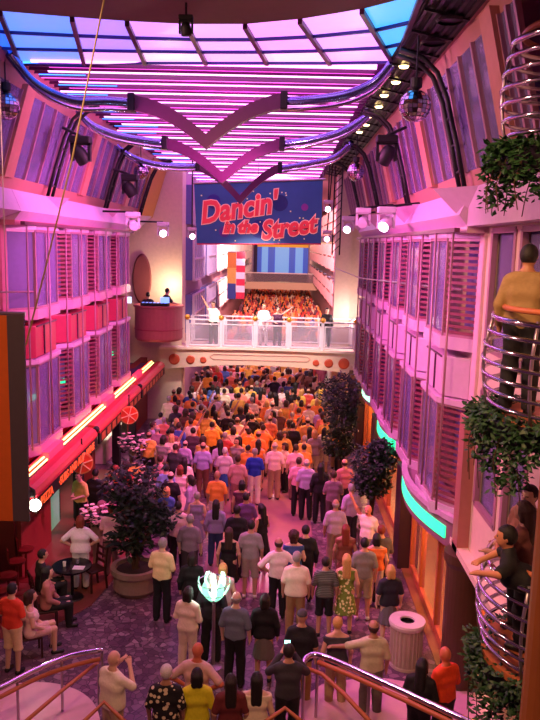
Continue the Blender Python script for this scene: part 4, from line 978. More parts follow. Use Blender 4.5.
class Field:
    def __init__(s, h=.0125, lo=(-.75, -.42, -.03), hi=(.75, .72, 2.25)):
        s.h = h; s.lo = np.array(lo); n = ((np.array(hi)-s.lo)/h).astype(int)+1; s.n = n
        s.ax = [s.lo[i]+h*np.arange(n[i]) for i in range(3)]; s.F = np.full(n, .3, np.float32)
    def _box(s, lo, hi):
        a = np.maximum(((np.array(lo)-s.lo)/s.h).astype(int), 0); b = np.minimum(((np.array(hi)-s.lo)/s.h).astype(int)+2, s.n)
        sl = tuple(slice(a[i], b[i]) for i in range(3))
        return sl, s.ax[0][sl[0]][:, None, None], s.ax[1][sl[1]][None, :, None], s.ax[2][sl[2]][None, None, :]
    def _merge(s, sl, d, k):
        f = s.F[sl]
        if k > 0:
            hh = np.clip(.5+.5*(f-d)/k, 0, 1); s.F[sl] = f*(1-hh)+d*hh-k*hh*(1-hh)
        else: s.F[sl] = np.minimum(f, d)
    def cap(s, a, b, ra, rb, k=.02, ys=1.0, off=0):
        a = np.array(a, float); b = np.array(b, float); ra += off; rb += off; R = max(ra, rb)+.07
        sl, x, y, z = s._box(np.minimum(a, b)-R, np.maximum(a, b)+R)
        ab = b-a; L = max((ab**2).sum(), 1e-9)
        t = np.clip(((x-a[0])*ab[0]+(y-a[1])*ab[1]+(z-a[2])*ab[2])/L, 0, 1)
        d = np.sqrt((x-a[0]-ab[0]*t)**2+((y-a[1]-ab[1]*t)/ys)**2+(z-a[2]-ab[2]*t)**2)-(ra+(rb-ra)*t)
        s._merge(sl, d, k)
    def ell(s, c, r, k=.02, off=0):
        c = np.array(c, float); r = np.array(r, float)+off; R = r+.06
        sl, x, y, z = s._box(c-R, c+R)
        q = np.sqrt(((x-c[0])/r[0])**2+((y-c[1])/r[1])**2+((z-c[2])/r[2])**2)
        s._merge(sl, (q-1)*r.min(), k)
    def cone(s, cx, cy, z0, z1, r0, r1, ys):           # z0 bottom radius r0, z1 top radius r1
        sl, x, y, z = s._box((cx-max(r0, r1)-.05, cy-.5, z0-.04), (cx+max(r0, r1)+.05, cy+.5, z1+.04))
        t = np.clip((z-z0)/(z1-z0), 0, 1); a = np.arctan2(y-cy, x-cx)
        rr = (r0+(r1-r0)*t)*(1+.05*(1-t)*np.sin(a*9)); d = np.sqrt((x-cx)**2+((y-cy)/ys)**2)-rr
        d = np.maximum(d, np.maximum(z0-z, z-z1)); s._merge(sl, d, 0)
    def cut(s, fn):
        x, y, z = s.ax[0][:, None, None], s.ax[1][None, :, None], s.ax[2][None, None, :]
        s.F = np.maximum(s.F, fn(x, y, z)).astype(np.float32)
    def mesh(s, name, m):
        s.F[0] = s.F[-1] = .1; s.F[:, 0] = s.F[:, -1] = .1; s.F[:, :, 0] = s.F[:, :, -1] = .1
        V, Q = surface_nets(s.F, s.lo, s.h)
        me = bpy.data.meshes.new(name); me.from_pydata(V.tolist(), [], Q.tolist()); me.polygons.foreach_set('use_smooth', [True]*len(Q))
        for q in (m if isinstance(m, (list, tuple)) else [m]): me.materials.append(q)
        return me
POSES = {
 'relaxed': (((-.245, -.03, 1.13), (-.25, .06, .89)), ((.245, -.03, 1.13), (.25, .05, .89))),
 'folded': (((-.24, .0, 1.13), (-.06, .23, 1.08)), ((.24, .0, 1.13), (.06, .22, 1.12))),
 'hips': (((-.40, -.05, 1.18), (-.2, .04, 1.02)), ((.40, -.05, 1.18), (.2, .04, 1.02))),
 'camera': (((-.29, .15, 1.22), (-.09, .27, 1.46)), ((.29, .15, 1.22), (.09, .27, 1.46))),
 'raised_right': (((-.25, -.03, 1.13), (-.25, .06, .89)), ((.31, .04, 1.62), (.44, .06, 1.87))),
 'raised_left': (((-.38, .05, 1.55), (-.60, .06, 1.70)), ((.26, .05, 1.14), (.12, .24, 1.05))),
 'embrace': (((-.42, .08, 1.27), (-.64, .15, 1.22)), ((.245, -.03, 1.13), (.25, .05, .89))),
 'lean': (((-.27, .18, 1.17), (-.17, .42, 1.11)), ((.27, .18, 1.17), (.17, .42, 1.11))),
 'bag': (((-.245, -.03, 1.13), (-.25, .06, .89)), ((.25, -.04, 1.14), (.2, .2, 1.04))),
 'stoop': (((-.30, .42, 1.14), (-.16, .62, 1.06)), ((.30, .42, 1.14), (.16, .62, 1.06))),
 'sit': (((-.25, .03, 1.14), (-.13, .22, .99)), ((.25, .03, 1.14), (.13, .22, .99))),
}
def joints(pose):
    sit = pose == 'sit'; dz = -.44 if sit else 0; lean = .07 if pose == 'lean' else 0
    J = {'dz': dz, 'lean': lean, 'dr': 0}
    if pose == 'stoop': J['lean'] = .34; J['dr'] = .20
    J['hip'] = (.085, 0, .90+dz); J['knee'] = (.115, .42, .50) if sit else (.105, .015, .49); J['ank'] = (.12, .42, .09) if sit else (.115, -.02, .09)
    return J
def torso(f, J, off=0, b=1.0, fem=False):
    dz, l = J['dz'], J['lean']; w = .92 if fem else 1.0; D = dz; dz = D-J['dr']
    f.cap((-.125*w, l, 1.375+dz), (.125*w, l, 1.375+dz), .068, .068, .04, .9, off)
    for sx in (-1, 1): f.cap((sx*.10, l, 1.40+dz), (sx*.02, l, 1.475+dz), .05, .045, .04, 1, off)
    f.cap((-.085*w, l*.9, 1.25+dz), (.085*w, l*.9, 1.25+dz), .105*b, .105*b, .05, .92, off)
    dz = D-J['dr']*.35
    f.cap((-.055, l*.5+.01*(b > 1.1), 1.08+dz), (.055, l*.5+.01*(b > 1.1), 1.08+dz), (.10 if fem else .112)*b, (.10 if fem else .112)*b, .06, .92, off)
    dz = D
    f.cap((-.075, 0, .95+dz), (.075, 0, .95+dz), (.115 if fem else .108)*b, (.115 if fem else .108)*b, .06, .95, off)
    if fem:
        for sx in (-1, 1): f.ell((sx*.07, .085+l, 1.25+D-J['dr']), (.06, .06, .06), .04, off)
def legs(f, J, off=0, loose=0):
    for sx in (-1, 1):
        h, k, a = [np.array(J[q])*(sx, 1, 1) for q in ('hip', 'knee', 'ank')]
        f.cap(h, k, .092, .06, .04, 1, off); f.cap(k, a, .060, .040, .03, 1, off+loose)
def arms(f, pose, J, off=0, upto=1.0, tail=None):
    dz, l = J['dz'], J['lean']
    for sx, (e, w) in zip((-1, 1), POSES[pose]):
        S = np.array((sx*.172, l, 1.375+dz-J['dr'])); E = np.array(e)+(0, 0, dz); Wt = np.array(w)+(0, 0, dz)
        if upto <= .5: t = upto*2; f.cap(S, S+(E-S)*t, .054, .05, .03, 1, off)
        else:
            f.cap(S, E, .052, .042, .03, 1, off); t = (upto-.5)*2; f.cap(E, E+(Wt-E)*t, .042, .042-.014*t, .025, 1, off)
def body_mesh(pose, fem=False):
    J = joints(pose); f = Field(.0115); dz, l = J['dz'], J['lean']
    torso(f, J, 0, 1, fem); legs(f, J); arms(f, pose, J); dz0 = dz; dz -= J['dr']
    f.cap((0, l, 1.40+dz), (0, l+.02, 1.56+dz), .058, .052, .03)
    hc = np.array((0, l+.035, 1.635+dz))
    f.ell(hc, (.08, .098, .112), .02); f.ell(hc+(0, .035, -.06), (.052, .055, .058), .03)
    f.cap(hc+(0, .088, .0), hc+(0, .112, -.03), .010, .014, .014)            # nose
    f.cap(hc+(-.022, .083, -.062), hc+(.022, .083, -.062), .010, .010, .008)    # lips
    f.cap(hc+(-.035, .082, .022), hc+(.035, .082, .022), .012, .012, .012)    # brow
    for sx in (-1, 1): f.ell(hc+(sx*.078, -.005, -.01), (.014, .022, .032), .006)
    for sx, (e, w) in zip((-1, 1), POSES[pose]):
        E = np.array(e)+(0, 0, dz0); Wt = np.array(w)+(0, 0, dz0); d = Wt-E; d = d/np.linalg.norm(d)
        up = np.array((0, 0, 1.)) if abs(d[2]) < .8 else np.array((0, 1., 0)); side = np.cross(d, up); side /= np.linalg.norm(side); nrm = np.cross(side, d)
        pc = Wt+d*.05; wide = nrm if abs(d[2]) >= .8 else side
        thk = np.cross(wide, d)
        f.cap(Wt, pc-wide*.018, .026, .022, .015); f.cap(Wt, pc+wide*.018, .026, .022, .015)
        for q, ln in ((-.032, .058), (-.011, .072), (.011, .068), (.031, .052)):
            b0 = pc+wide*q; m0 = b0+d*ln*.55+wide*q*.12; t0 = m0+(d*.75+thk*.6*sx)*ln*.5
            f.cap(b0, m0, .0105, .0095, .004); f.cap(m0, t0, .0095, .0085, .003)
        f.cap(pc-wide*.02-d*.03, pc-wide*.055+d*.012, .013, .010, .008)
        f.cap(pc-wide*.055+d*.012, pc-wide*.058+d*.04+thk*.008, .010, .009, .004)
    for sx in (-1, 1):
        a = np.array(J['ank'])*(sx, 1, 1); f.cap(a-(0, .02, .05), a+(sx*.012, .13, -.062), .036, .028, .02)
    me = f.mesh('person', [skinm, eyem, lipm]); co = np.array([v.co[:] for v in me.vertices])
    for p in me.polygons:
        c = co[list(p.vertices)].mean(0)-hc
        if c[1] > .055:
            if min(np.hypot(c[0]-.031, (c[2]-.003)*1.4), np.hypot(c[0]+.031, (c[2]-.003)*1.4)) < .013: p.material_index = 1
            elif abs(c[0]) < .026 and abs(c[2]+.062) < .008 and c[1] > .085: p.material_index = 2
    return me
def top_mesh(pose, kind, fem=False, m=None, big=False):
    J = joints(pose); f = Field(.0135); dz = J['dz']; b = 1.22 if big else 1.0
    if kind == 'dress':
        torso(f, J, .016, 1, fem); f.cut(lambda x, y, z: np.maximum(z-1.42-dz-.0*x, (1.0+dz)-z))
        f.cone(0, 0, .48, 1.04, .25, .15, .85) if pose != 'sit' else None
    else:
        torso(f, J, .02, b, fem); arms(f, pose, J, .016, {'tshirt': .40, 'shirt': .45, 'long': .97, 'tank': .08, 'jacket': .97}[kind])
        low = .90 if kind != 'jacket' else .84; hem = .13 if kind == 'tank' else .0
        if kind in ('long', 'jacket', 'shirt'): f.cap((0, J['lean'], 1.40+dz-J['dr']), (0, J['lean']+.01, 1.47+dz-J['dr']), .062, .058, .02, 1, .012)
        f.cut(lambda x, y, z: np.maximum(z-(1.475 if kind != 'tank' else 1.41)-dz+.0*x, low+dz-z+.0*x))
        x_ = None
    return f.mesh(kind, m or clothm)
def bottom_mesh(pose, kind):
    J = joints(pose); f = Field(.0135, hi=(.75, .72, 1.2)); dz = J['dz']
    if kind == 'skirt': f.cone(0, 0, .50, .99, .21, .14, .85)
    else:
        f.cap((-.075, 0, .95+dz), (.075, 0, .95+dz), .112, .112, .06, .95, .012); legs(f, J, .016, .014)
        zc = .055 if kind == 'trousers' else .47
        if pose == 'sit' and kind == 'shorts': f.cut(lambda x, y, z: np.maximum(y-.36+0*x, z-.56))
        else: f.cut(lambda x, y, z: np.maximum(zc-z+0*x, z-1.0-dz))
    return f.mesh(kind, clothm)
def hair_mesh(kind, pose='relaxed'):
    J = joints(pose); dz, l = J['dz']-J['dr'], J['lean']; f = Field(.011, (-.25, -.3, .7), (.25, .62, 1.95)); hc = np.array((0, l+.035, 1.635+dz)); HX = lambda z: z-hc[2]
    if kind == 'cap':
        f.ell(hc+(0, -.004, .015), (.092, .11, .11), 0); f.cut(lambda x, y, z: (hc[2]+.03)-z+0*x); f.cap(hc+(-.03, .10, .04), hc+(.03, .10, .04), .012, .012, 0); f.cap(hc+(-.035, .13, .035), hc+(.035, .13, .035), .012, .012, .02); 
        return f.mesh('cap', clothm)
    f.ell(hc+(0, -.008, .010), (.09, .105, .112) if kind != 'curly' else (.115, .125, .13), 0)
    if kind in ('long', 'bob', 'curly'):
        zz = {'long': -.34, 'bob': -.12, 'curly': -.13}[kind]
        f.cap(hc+(-.03, -.07, 0), hc+(-.04, -.085-.03*(kind == 'long'), zz), .062, .05, .03); f.cap(hc+(.03, -.07, 0), hc+(.04, -.085-.03*(kind == 'long'), zz), .062, .05, .03)
        for sx in (-1, 1): f.cap(hc+(sx*.065, -.01, .0), hc+(sx*.075, -.02, -.10), .03, .028, .02)
    if kind == 'curly':
        rs = np.random.RandomState(2)
        for _ in range(60):
            v = rs.normal(size=3); v /= np.linalg.norm(v); f.ell(hc+v*(.105, .11, .115)+(0, -.015, .0), (.028, .028, .028), .01)
    if kind == 'ponytail': f.cap(hc+(0, -.1, .03), hc+(0, -.14, -.18), .035, .02, .02)
    # face opening
    f.cut(lambda x, y, z: np.minimum(y-hc[1]-.035+0*x, (hc[2]+.055)-z))
    if kind == 'balding': f.cut(lambda x, y, z: z-hc[2]-.03+0*x+0*y)
    if kind in ('short', 'balding', 'ponytail'):
        f.cut(lambda x, y, z: np.minimum((hc[2]-.075)-z+0*x, y*0+1))
        f.cut(lambda x, y, z: np.minimum(y-hc[1]-.0, (hc[2]-.01)-z)+0*x)
    return f.mesh('hair', hairm)
def shoes_mesh(pose, side):
    J = joints(pose); f = Field(.0125, hi=(.75, .72, .3))
    for sx in (side,):
        a = np.array(J['ank'])*(sx, 1, 1); f.cap(a-(0, .025, .05), a+(sx*.012, .14, -.058), .046, .038, .02)
    f.cut(lambda x, y, z: np.maximum(-z+0*x, z-.13)); return f.mesh('shoe', shoem)
skinm = objcol_mat('skin', .5, .1, 30, .06); clothm = objcol_mat('cloth', .75, .5, 24, .14); hairm = objcol_mat('hair', .6, .8, 70, .35); shoem = objcol_mat('shoe_leather', .4)
floralm = objcol_mat('floral_cloth', .75, .3, 24, .1, 'floral'); stripem = objcol_mat('striped_cloth', .75, .3, 24, .1, 'stripe')
eyem = mat('eye_dark', '#1a1210', .3); lipm = mat('lips', '#a04a4a', .5)
CACHE = {}
def get(kind, *a):
    k = (kind,)+a
    if k not in CACHE: CACHE[k] = {'body': body_mesh, 'top': top_mesh, 'bottom': bottom_mesh, 'hair': hair_mesh, 'shoes': shoes_mesh}[kind](*a)
    return CACHE[k]
SKIN = ['#d8a890', '#c8947c', '#e0b8a0', '#b08068']
HAIR = {'black': '#120c0c', 'brown': '#3a2216', 'darkbrown': '#20120e', 'grey': '#9a9090', 'white': '#d0c8c4', 'blond': '#c89a58', 'red': '#7a2c18'}
def rgba(c): return srgb(c)+(1,)
_mcache = {}
def person(x, y, z, rot, pose, hair, hc, top, tc, bot, bc, label, grp=None, h=1.0, fem=False, skin=None, shoe='#181414', big=False, pat=None):
    o = bpy.data.objects.new('person', get('body', pose, fem)); C.objects.link(o)
    o.location = (x, y, z); o.rotation_euler = (0, 0, rot); o.scale = (h, h, h); o.color = rgba(skin or random.choice(SKIN))
    tag(o, label, 'person', grp)
    def part(name, me, col, mm=None):
        c = bpy.data.objects.new(name, me); C.objects.link(c); c.parent = o; c.color = rgba(col)
        if mm:
            c.material_slots[0].link = 'OBJECT'; c.material_slots[0].material = mm
    if hair != 'bald': part('cap' if hair == 'cap' else 'hair', get('hair', hair, pose if pose in ('sit', 'lean', 'stoop') else 'relaxed'), HAIR.get(hc, hc))
    part('dress' if top == 'dress' else {'tshirt': 't_shirt', 'shirt': 'shirt', 'long': 'long_sleeved_top', 'tank': 'tank_top', 'jacket': 'jacket'}[top], get('top', pose, top, fem, None, big), tc, pat)
    if top != 'dress': part(bot, get('bottom', 'sit' if pose == 'sit' else 'relaxed', bot), bc)
    for sd in (-1, 1): part('shoe', get('shoes', 'sit' if pose == 'sit' else 'relaxed', sd), shoe)
    return o
PL = []
def P(px, py, *a, zb=0, **k):
    """px, py: pixel of the head centre; stands on height zb"""
    h = k.get('h', 1.0); rot, pose = a[0], a[1]
    q = at(px, py, Z=zb+1.67*h-(.44 if pose == 'sit' else 0)); PL.append((q.x, q.y))
    if pose == 'sit':
        ch = chair(q.x, q.y-.0, rot, 'dark wooden chair under the '+a[-1], darkwood, 'chairs of the seated people at the bar'); ch.scale = (1, 1, .86)
    return person(q.x, q.y, zb, *a, **k)
Wh, Cr, Bk, Nv, Gy, Kh = '#e8e0dc', '#e0d0a8', '#141216', '#1c1c38', '#7a7478', '#a08a6a'
# front rows (nearest the camera)
P(112, 657, -.6, 'camera', 'bald', '', 'shirt', '#f0e4cc', 'trousers', '#b8a080', 'bald person in white polo raising both hands to the face by the chrome rail', big=True)
P(166, 671, 0, 'relaxed', 'short', 'white', 'shirt', '#181418', 'trousers', Kh, 'white haired person in black shirt with cream flowers at the bottom', pat=floralm)
P(197, 674, .1, 'relaxed', 'bob', 'black', 'shirt', '#d8d020', 'trousers', Bk, 'person in bright yellow top with dark bobbed hair', fem=True, h=.94)
P(197, 649, -.2, 'hips', 'bald', '', 'tshirt', '#d0a8a8', 'trousers', '#4a4048', 'bald person in pale pink t-shirt behind the yellow top', skin='#c86a50')
P(231, 680, .1, 'relaxed', 'long', 'darkbrown', 'tshirt', '#6a2428', 'trousers', Bk, 'person in dark red top with long dark hair at the bottom', fem=True, h=.93)
P(257, 678, 0, 'relaxed', 'long', 'black', 'tank', '#e8d4b8', 'trousers', Bk, 'person in cream tank top with long straight black hair', fem=True, h=.93)
ph = P(289, 650, .05, 'camera', 'short', 'darkbrown', 'long', '#3a3640', 'trousers', Bk, 'person in dark grey long sleeves photographing with a glowing camera')
P(302, 615, -.1, 'relaxed', 'cap', '#4a4850', 'tshirt', '#16141e', 'trousers', '#b0904a', 'person in black t-shirt, grey cap and khaki trousers', big=True)
P(338, 622, 0, 'relaxed', 'short', 'blond', 'tank', '#3c3a44', 'trousers', '#b89a70', 'short haired blond person in dark grey top being embraced', fem=True, h=.95)
P(374, 626, .05, 'embrace', 'balding', 'brown', 'shirt', '#c8c0a0', 'trousers', '#6a6258', 'person in pale olive shirt stretching an arm around a neighbour', zb=.0)
P(422, 664, -.4, 'folded', 'long', 'black', 'long', '#141014', 'trousers', Bk, 'dark clothed person with black hair left of the orange shirted man', fem=True, h=.95)
P(447, 653, .5, 'folded', 'bald', '', 'shirt', '#f04a20', 'trousers', Bk, 'bald person in bright orange red polo and black trousers', skin='#c86a48')
P(391, 569, .1, 'relaxed', 'bob', 'blond', 'tshirt', '#1c1c2c', 'skirt', '#6a6670', 'blond person in black top and grey skirt beside the litter bin', fem=True, h=.95)
P(236, 597, -.2, 'relaxed', 'balding', 'grey', 'shirt', '#6a7488', 'trousers', Bk, 'bald person in grey blue shirt just right of the torch lantern')
P(188, 591, -.3, 'folded', 'bob', 'darkbrown', 'long', '#f0dccc', 'trousers', '#e8d0c4', 'person in white blouse and white trousers left of the torch lantern', fem=True, h=.95)
P(265, 598, 0, 'relaxed', 'bob', 'darkbrown', 'long', '#121016', 'skirt', '#6a6260', 'person in black long sleeves and grey skirt in the centre front', fem=True, h=.95)
P(212, 578, 0, 'relaxed', 'short', 'grey', 'shirt', '#24202a', 'trousers', Bk, 'grey haired person in black behind the torch lantern')
P(223, 567, .1, 'relaxed', 'bob', 'blond', 'tank', '#e0d4d0', 'trousers', '#d8c8c0', 'blond person in white tank top behind the torch lantern', fem=True, h=.92)
P(326, 561, 0, 'relaxed', 'short', 'darkbrown', 'tshirt', '#7a8078', 'shorts', '#14121a', 'person in grey patterned top and black shorts', fem=True, h=.95, pat=stripem)
P(297, 556, -.05, 'relaxed', 'short', 'grey', 'tshirt', '#f4dcc8', 'trousers', '#a07a54', 'broad person in plain white t-shirt and khaki trousers, centre front', big=True, h=1.03)
P(279, 542, .15, 'hips', 'balding', 'brown', 'shirt', '#f0d8d8', 'trousers', '#161218', 'balding person in white shirt and black trousers left of the broad one')
P(347, 558, 0, 'relaxed', 'long', 'blond', 'dress', '#7a9038', 'none', '', 'person in green and yellow patterned dress with long blond hair', fem=True, h=.96, pat=floralm)
P(365, 542, 0, 'relaxed', 'short', 'black', 'tshirt', '#8a8684', 'shorts', '#a89a80', 'person in grey t-shirt, pale shorts and white shoes on the right', shoe='#f0e8e4', h=1.02)
P(377, 537, 0, 'relaxed', 'bob', 'black', 'tank', '#e8783c', 'trousers', '#e0d0c4', 'person in orange halter top and pale trousers', fem=True, h=.95)
P(346, 528, 0, 'relaxed', 'long', 'red', 'tank', '#8a4a3a', 'skirt', '#7a3c34', 'person in brown clothes with long reddish hair', fem=True, h=.95)
P(369, 508, 2.6, 'raised_right', 'bald', '', 'tshirt', '#ffe8e4', 'trousers', '#a89080', 'person in white t-shirt facing the camera beside the dark tree', skin='#e08a78', h=.98)
P(336, 503, 0, 'relaxed', 'balding', 'grey', 'shirt', '#b8a0b8', 'trousers', '#8a7064', 'balding person in lilac shirt and khaki trousers on the right')
P(382, 529, .2, 'folded', 'short', 'red', 'shirt', '#5a5258', 'trousers', '#3a343c', 'person in dark grey shirt against the yellow shop light')
P(294, 534, 0, 'relaxed', 'curly', 'brown', 'tank', '#3a5a9a', 'trousers', Bk, 'curly haired person in blue halter top', fem=True, h=.95)
P(306, 529, .1, 'relaxed', 'short', 'black', 'jacket', '#121018', 'trousers', Bk, 'person in black jacket right of the blue halter top')
P(262, 507, .9, 'folded', 'long', 'black', 'dress', '#100e14', 'none', '', 'person in black dress with long black hair turned sideways', fem=True, h=.97)
P(251, 524, -.05, 'relaxed', 'short', 'black', 'tshirt', '#a09898', 'shorts', '#a8948c', 'person in light grey t-shirt and grey shorts, centre', shoe='#d8ccc8', h=1.02)
P(229, 531, 0, 'relaxed', 'long', 'brown', 'dress', '#0e0c10', 'none', '', 'person in sleeveless black dress with brown hair, centre left', fem=True, h=.95)
P(216, 503, 0, 'relaxed', 'long', 'black', 'long', '#9a88b8', 'trousers', '#2c3a6a', 'person in lilac top and blue jeans with long black hair', fem=True, h=.95)
P(190, 518, -.1, 'relaxed', 'short', 'grey', 'shirt', '#8a7888', 'trousers', '#3a3038', 'person in mauve grey shirt behind the dark haired one in white')
P(178, 505, .1, 'folded', 'short', 'black', 'shirt', '#f0c8d0', 'trousers', '#100e14', 'black haired person in pale pink shirt and black trousers')
P(162, 542, -.3, 'folded', 'short', 'grey', 'shirt', '#f0dca0', 'trousers', '#100e14', 'person in cream yellow polo and black trousers, hands together', h=1.03)
P(192, 556, 0, 'relaxed', 'bob', 'darkbrown', 'long', '#121014', 'trousers', Bk, 'person in black top with dark bob behind the white blouse', fem=True, h=.96)
P(197, 495, 0, 'relaxed', 'short', 'grey', 'dress', '#9080a0', 'none', '', 'person in grey lilac dress left of the orange shirted one', fem=True, h=.94)
P(237, 509, 0, 'relaxed', 'short', 'black', 'shirt', '#1a161e', 'trousers', Bk, 'person in black shirt with short black hair, centre left')
P(217, 474, 0, 'relaxed', 'bald', '', 'tshirt', '#ff9a3c', 'trousers', '#e0d0c8', 'bald person in orange t-shirt with printed back and white trousers')
P(166, 467, 0, 'relaxed', 'short', 'black', 'shirt', '#8aa0d8', 'trousers', '#0e0c12', 'person in light blue shirt and black trousers beside the pink dress')
P(180, 468, 0, 'relaxed', 'bob', 'red', 'dress', '#f8c8d0', 'none', '', 'person in pale pink sleeveless dress next to the light blue shirt', fem=True, h=.98)
P(203, 445, 0, 'relaxed', 'balding', 'brown', 'shirt', '#a898d0', 'trousers', '#7a4a3a', 'person in lavender shirt and brown trousers')
P(238, 458, 0, 'relaxed', 'short', 'brown', 'tshirt', '#d09098', 'trousers', '#a06870', 'person in dusty pink t-shirt left of the royal blue shirt')
P(255, 451, 0, 'relaxed', 'short', 'grey', 'shirt', '#1838c0', 'trousers', '#f0dcdc', 'person in royal blue shirt and white trousers')
P(225, 450, 0, 'relaxed', 'short', 'white', 'tshirt', '#d8c0cc', 'skirt', '#2858a0', 'person in pale top and long blue skirt', fem=True, h=.95)
P(242, 483, 0, 'relaxed', 'bob', 'black', 'tank', '#5a2848', 'trousers', '#241c28', 'person in dark plum top with bobbed black hair', fem=True, h=.94)
P(246, 496, .2, 'relaxed', 'short', 'black', 'shirt', '#6a4080', 'trousers', '#241c28', 'person in purple shirt behind the black shirt', h=.97)
P(275, 445, 0, 'relaxed', 'balding', 'grey', 'shirt', '#ffd0d4', 'trousers', '#b88a78', 'bald person in pinkish white shirt and khaki trousers, right of the royal blue', h=1.03)
P(296, 447, 0, 'relaxed', 'short', 'brown', 'tshirt', '#ffb8cc', 'trousers', '#8a5a60', 'person in pale pink t-shirt in front of the black shirt')
P(299, 460, 0, 'relaxed', 'short', 'brown', 'shirt', '#f0a8c0', 'trousers', '#1a141c', 'person in rose shirt, left of two close together')
P(307, 462, 0, 'relaxed', 'balding', 'grey', 'shirt', '#b8a0cc', 'trousers', '#100e14', 'balding person in lilac shirt and black trousers, right of two close together', h=1.02)
P(321, 466, 0, 'relaxed', 'long', 'black', 'jacket', '#120e16', 'trousers', Bk, 'dark long coated person right of the lilac shirt', fem=True)
P(334, 474, 0, 'folded', 'short', 'brown', 'tshirt', '#8a6878', 'trousers', '#5a4048', 'person in mauve t-shirt near the tall potted tree')
P(352, 487, .4, 'relaxed', 'short', 'grey', 'shirt', '#c0a0cc', 'trousers', '#2a2430', 'person in lilac shirt beside the dark tree')
P(345, 462, .2, 'relaxed', 'balding', 'brown', 'shirt', '#c07078', 'trousers', '#3a2c34', 'person in dull red shirt next to the tall potted tree')
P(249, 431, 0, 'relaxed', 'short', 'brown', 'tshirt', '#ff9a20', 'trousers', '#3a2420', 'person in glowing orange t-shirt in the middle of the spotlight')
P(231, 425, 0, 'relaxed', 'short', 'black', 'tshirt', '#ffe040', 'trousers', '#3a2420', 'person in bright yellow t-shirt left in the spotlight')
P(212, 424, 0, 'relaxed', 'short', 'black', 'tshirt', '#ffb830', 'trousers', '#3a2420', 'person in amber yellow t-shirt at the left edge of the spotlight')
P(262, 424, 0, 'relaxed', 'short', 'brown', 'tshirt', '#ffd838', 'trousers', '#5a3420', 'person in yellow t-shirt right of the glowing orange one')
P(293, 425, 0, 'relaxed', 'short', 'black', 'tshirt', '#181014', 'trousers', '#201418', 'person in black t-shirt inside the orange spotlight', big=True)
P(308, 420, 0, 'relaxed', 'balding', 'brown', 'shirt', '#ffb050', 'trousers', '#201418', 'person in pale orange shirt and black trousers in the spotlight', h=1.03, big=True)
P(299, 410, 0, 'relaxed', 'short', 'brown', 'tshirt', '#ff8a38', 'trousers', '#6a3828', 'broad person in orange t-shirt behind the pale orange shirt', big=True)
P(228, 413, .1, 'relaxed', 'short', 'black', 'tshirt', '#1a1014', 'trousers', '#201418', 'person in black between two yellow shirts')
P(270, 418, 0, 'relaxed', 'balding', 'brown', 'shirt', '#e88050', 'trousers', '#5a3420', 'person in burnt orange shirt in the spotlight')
P(157, 428, 0, 'relaxed', 'balding', 'grey', 'shirt', '#9a7080', 'trousers', '#6a4a48', 'broad person in mauve shirt at the left of the crowd', big=True, h=1.03)
P(172, 430, .1, 'relaxed', 'short', 'brown', 'shirt', '#8a4a50', 'trousers', '#1c141a', 'person in wine red shirt right of the broad mauve one')
P(160, 458, -.4, 'folded', 'short', 'brown', 'shirt', '#e09aa0', 'trousers', '#8a5a58', 'person in salmon pink shirt turned left near the big plant')
P(193, 430, 0, 'relaxed', 'short', 'black', 'tshirt', '#4a3040', 'trousers', '#201820', 'person in dark plum t-shirt left of the lavender shirt')
# left side: bar corner
P(11, 588, -.3, 'folded', 'short', 'black', 'tshirt', '#e04028', 'shorts', '#e8c89c', 'person in red orange t-shirt and cream shorts at the left edge', h=.97)
P(80, 519, .1, 'hips', 'bob', 'red', 'tshirt', '#f4e4ec', 'trousers', '#e8dce8', 'person in white t-shirt and white trousers, hands on hips', fem=True, h=.98, big=True)
P(46, 570, -1.2, 'sit', 'long', 'black', 'long', '#b07068', 'trousers', '#141014', 'seated long haired person in dusty pink blouse at the bar', fem=True)
P(41, 553, -1.0, 'sit', 'short', 'black', 'tshirt', '#1a1418', 'trousers', '#141014', 'seated person in black t-shirt behind the pink blouse')
P(29, 594, -1.1, 'sit', 'bob', 'brown', 'tank', '#f0c8c8', 'shorts', '#d0a0a0', 'seated person in pale ruffled top by the red orange t-shirt', fem=True)
P(95, 472, -.2, 'relaxed', 'short', 'black', 'jacket', '#0e0c10', 'trousers', Bk, 'person in black suit at the pizza shop door')
P(80, 474, 2.6, 'folded', 'short', 'brown', 'shirt', '#e0cc70', 'trousers', Bk, 'person in cream yellow shirt facing out of the pizza shop')
P(107, 492, .2, 'folded', 'short', 'red', 'tshirt', '#c07088', 'trousers', '#3a2c34', 'person in pink t-shirt behind the pink flowers')
P(111, 508, -.2, 'folded', 'short', 'red', 'tshirt', '#f0c0d0', 'trousers', '#8a6068', 'person in pale pink t-shirt half hidden by the big plant')
P(115, 468, -.5, 'folded', 'short', 'red', 'tshirt', '#e86030', 'trousers', '#3a2c34', 'person in orange t-shirt under the middle awning')
# two performers and one watcher on the footbridge
def onb(px, *a, **k):
    zb = 3.37; q = at(px, 345, Y=31.5); PL.append((q.x, -99)); return person(q.x, 31.6, zb, *a, **k)
onb(213, PI-.3, 'raised_right', 'short', 'brown', 'long', '#fff0e4', 'trousers', '#241c24', 'performer in white shirt stretching an arm up, left on the footbridge', h=1.08)
onb(263, PI, 'folded', 'short', 'blond', 'long', '#fff4f0', 'trousers', '#fff0f0', 'performer dressed all in white in the middle of the footbridge', h=1.06)
onb(277, PI+.2, 'raised_left', 'short', 'brown', 'tank', '#5a2c50', 'trousers', '#3a2438', 'performer in dark top raising one arm, middle of the footbridge', fem=True)
onb(326, PI, 'relaxed', 'short', 'black', 'long', '#18121c', 'trousers', '#18121c', 'dark clothed person leaning at the right of the footbridge')
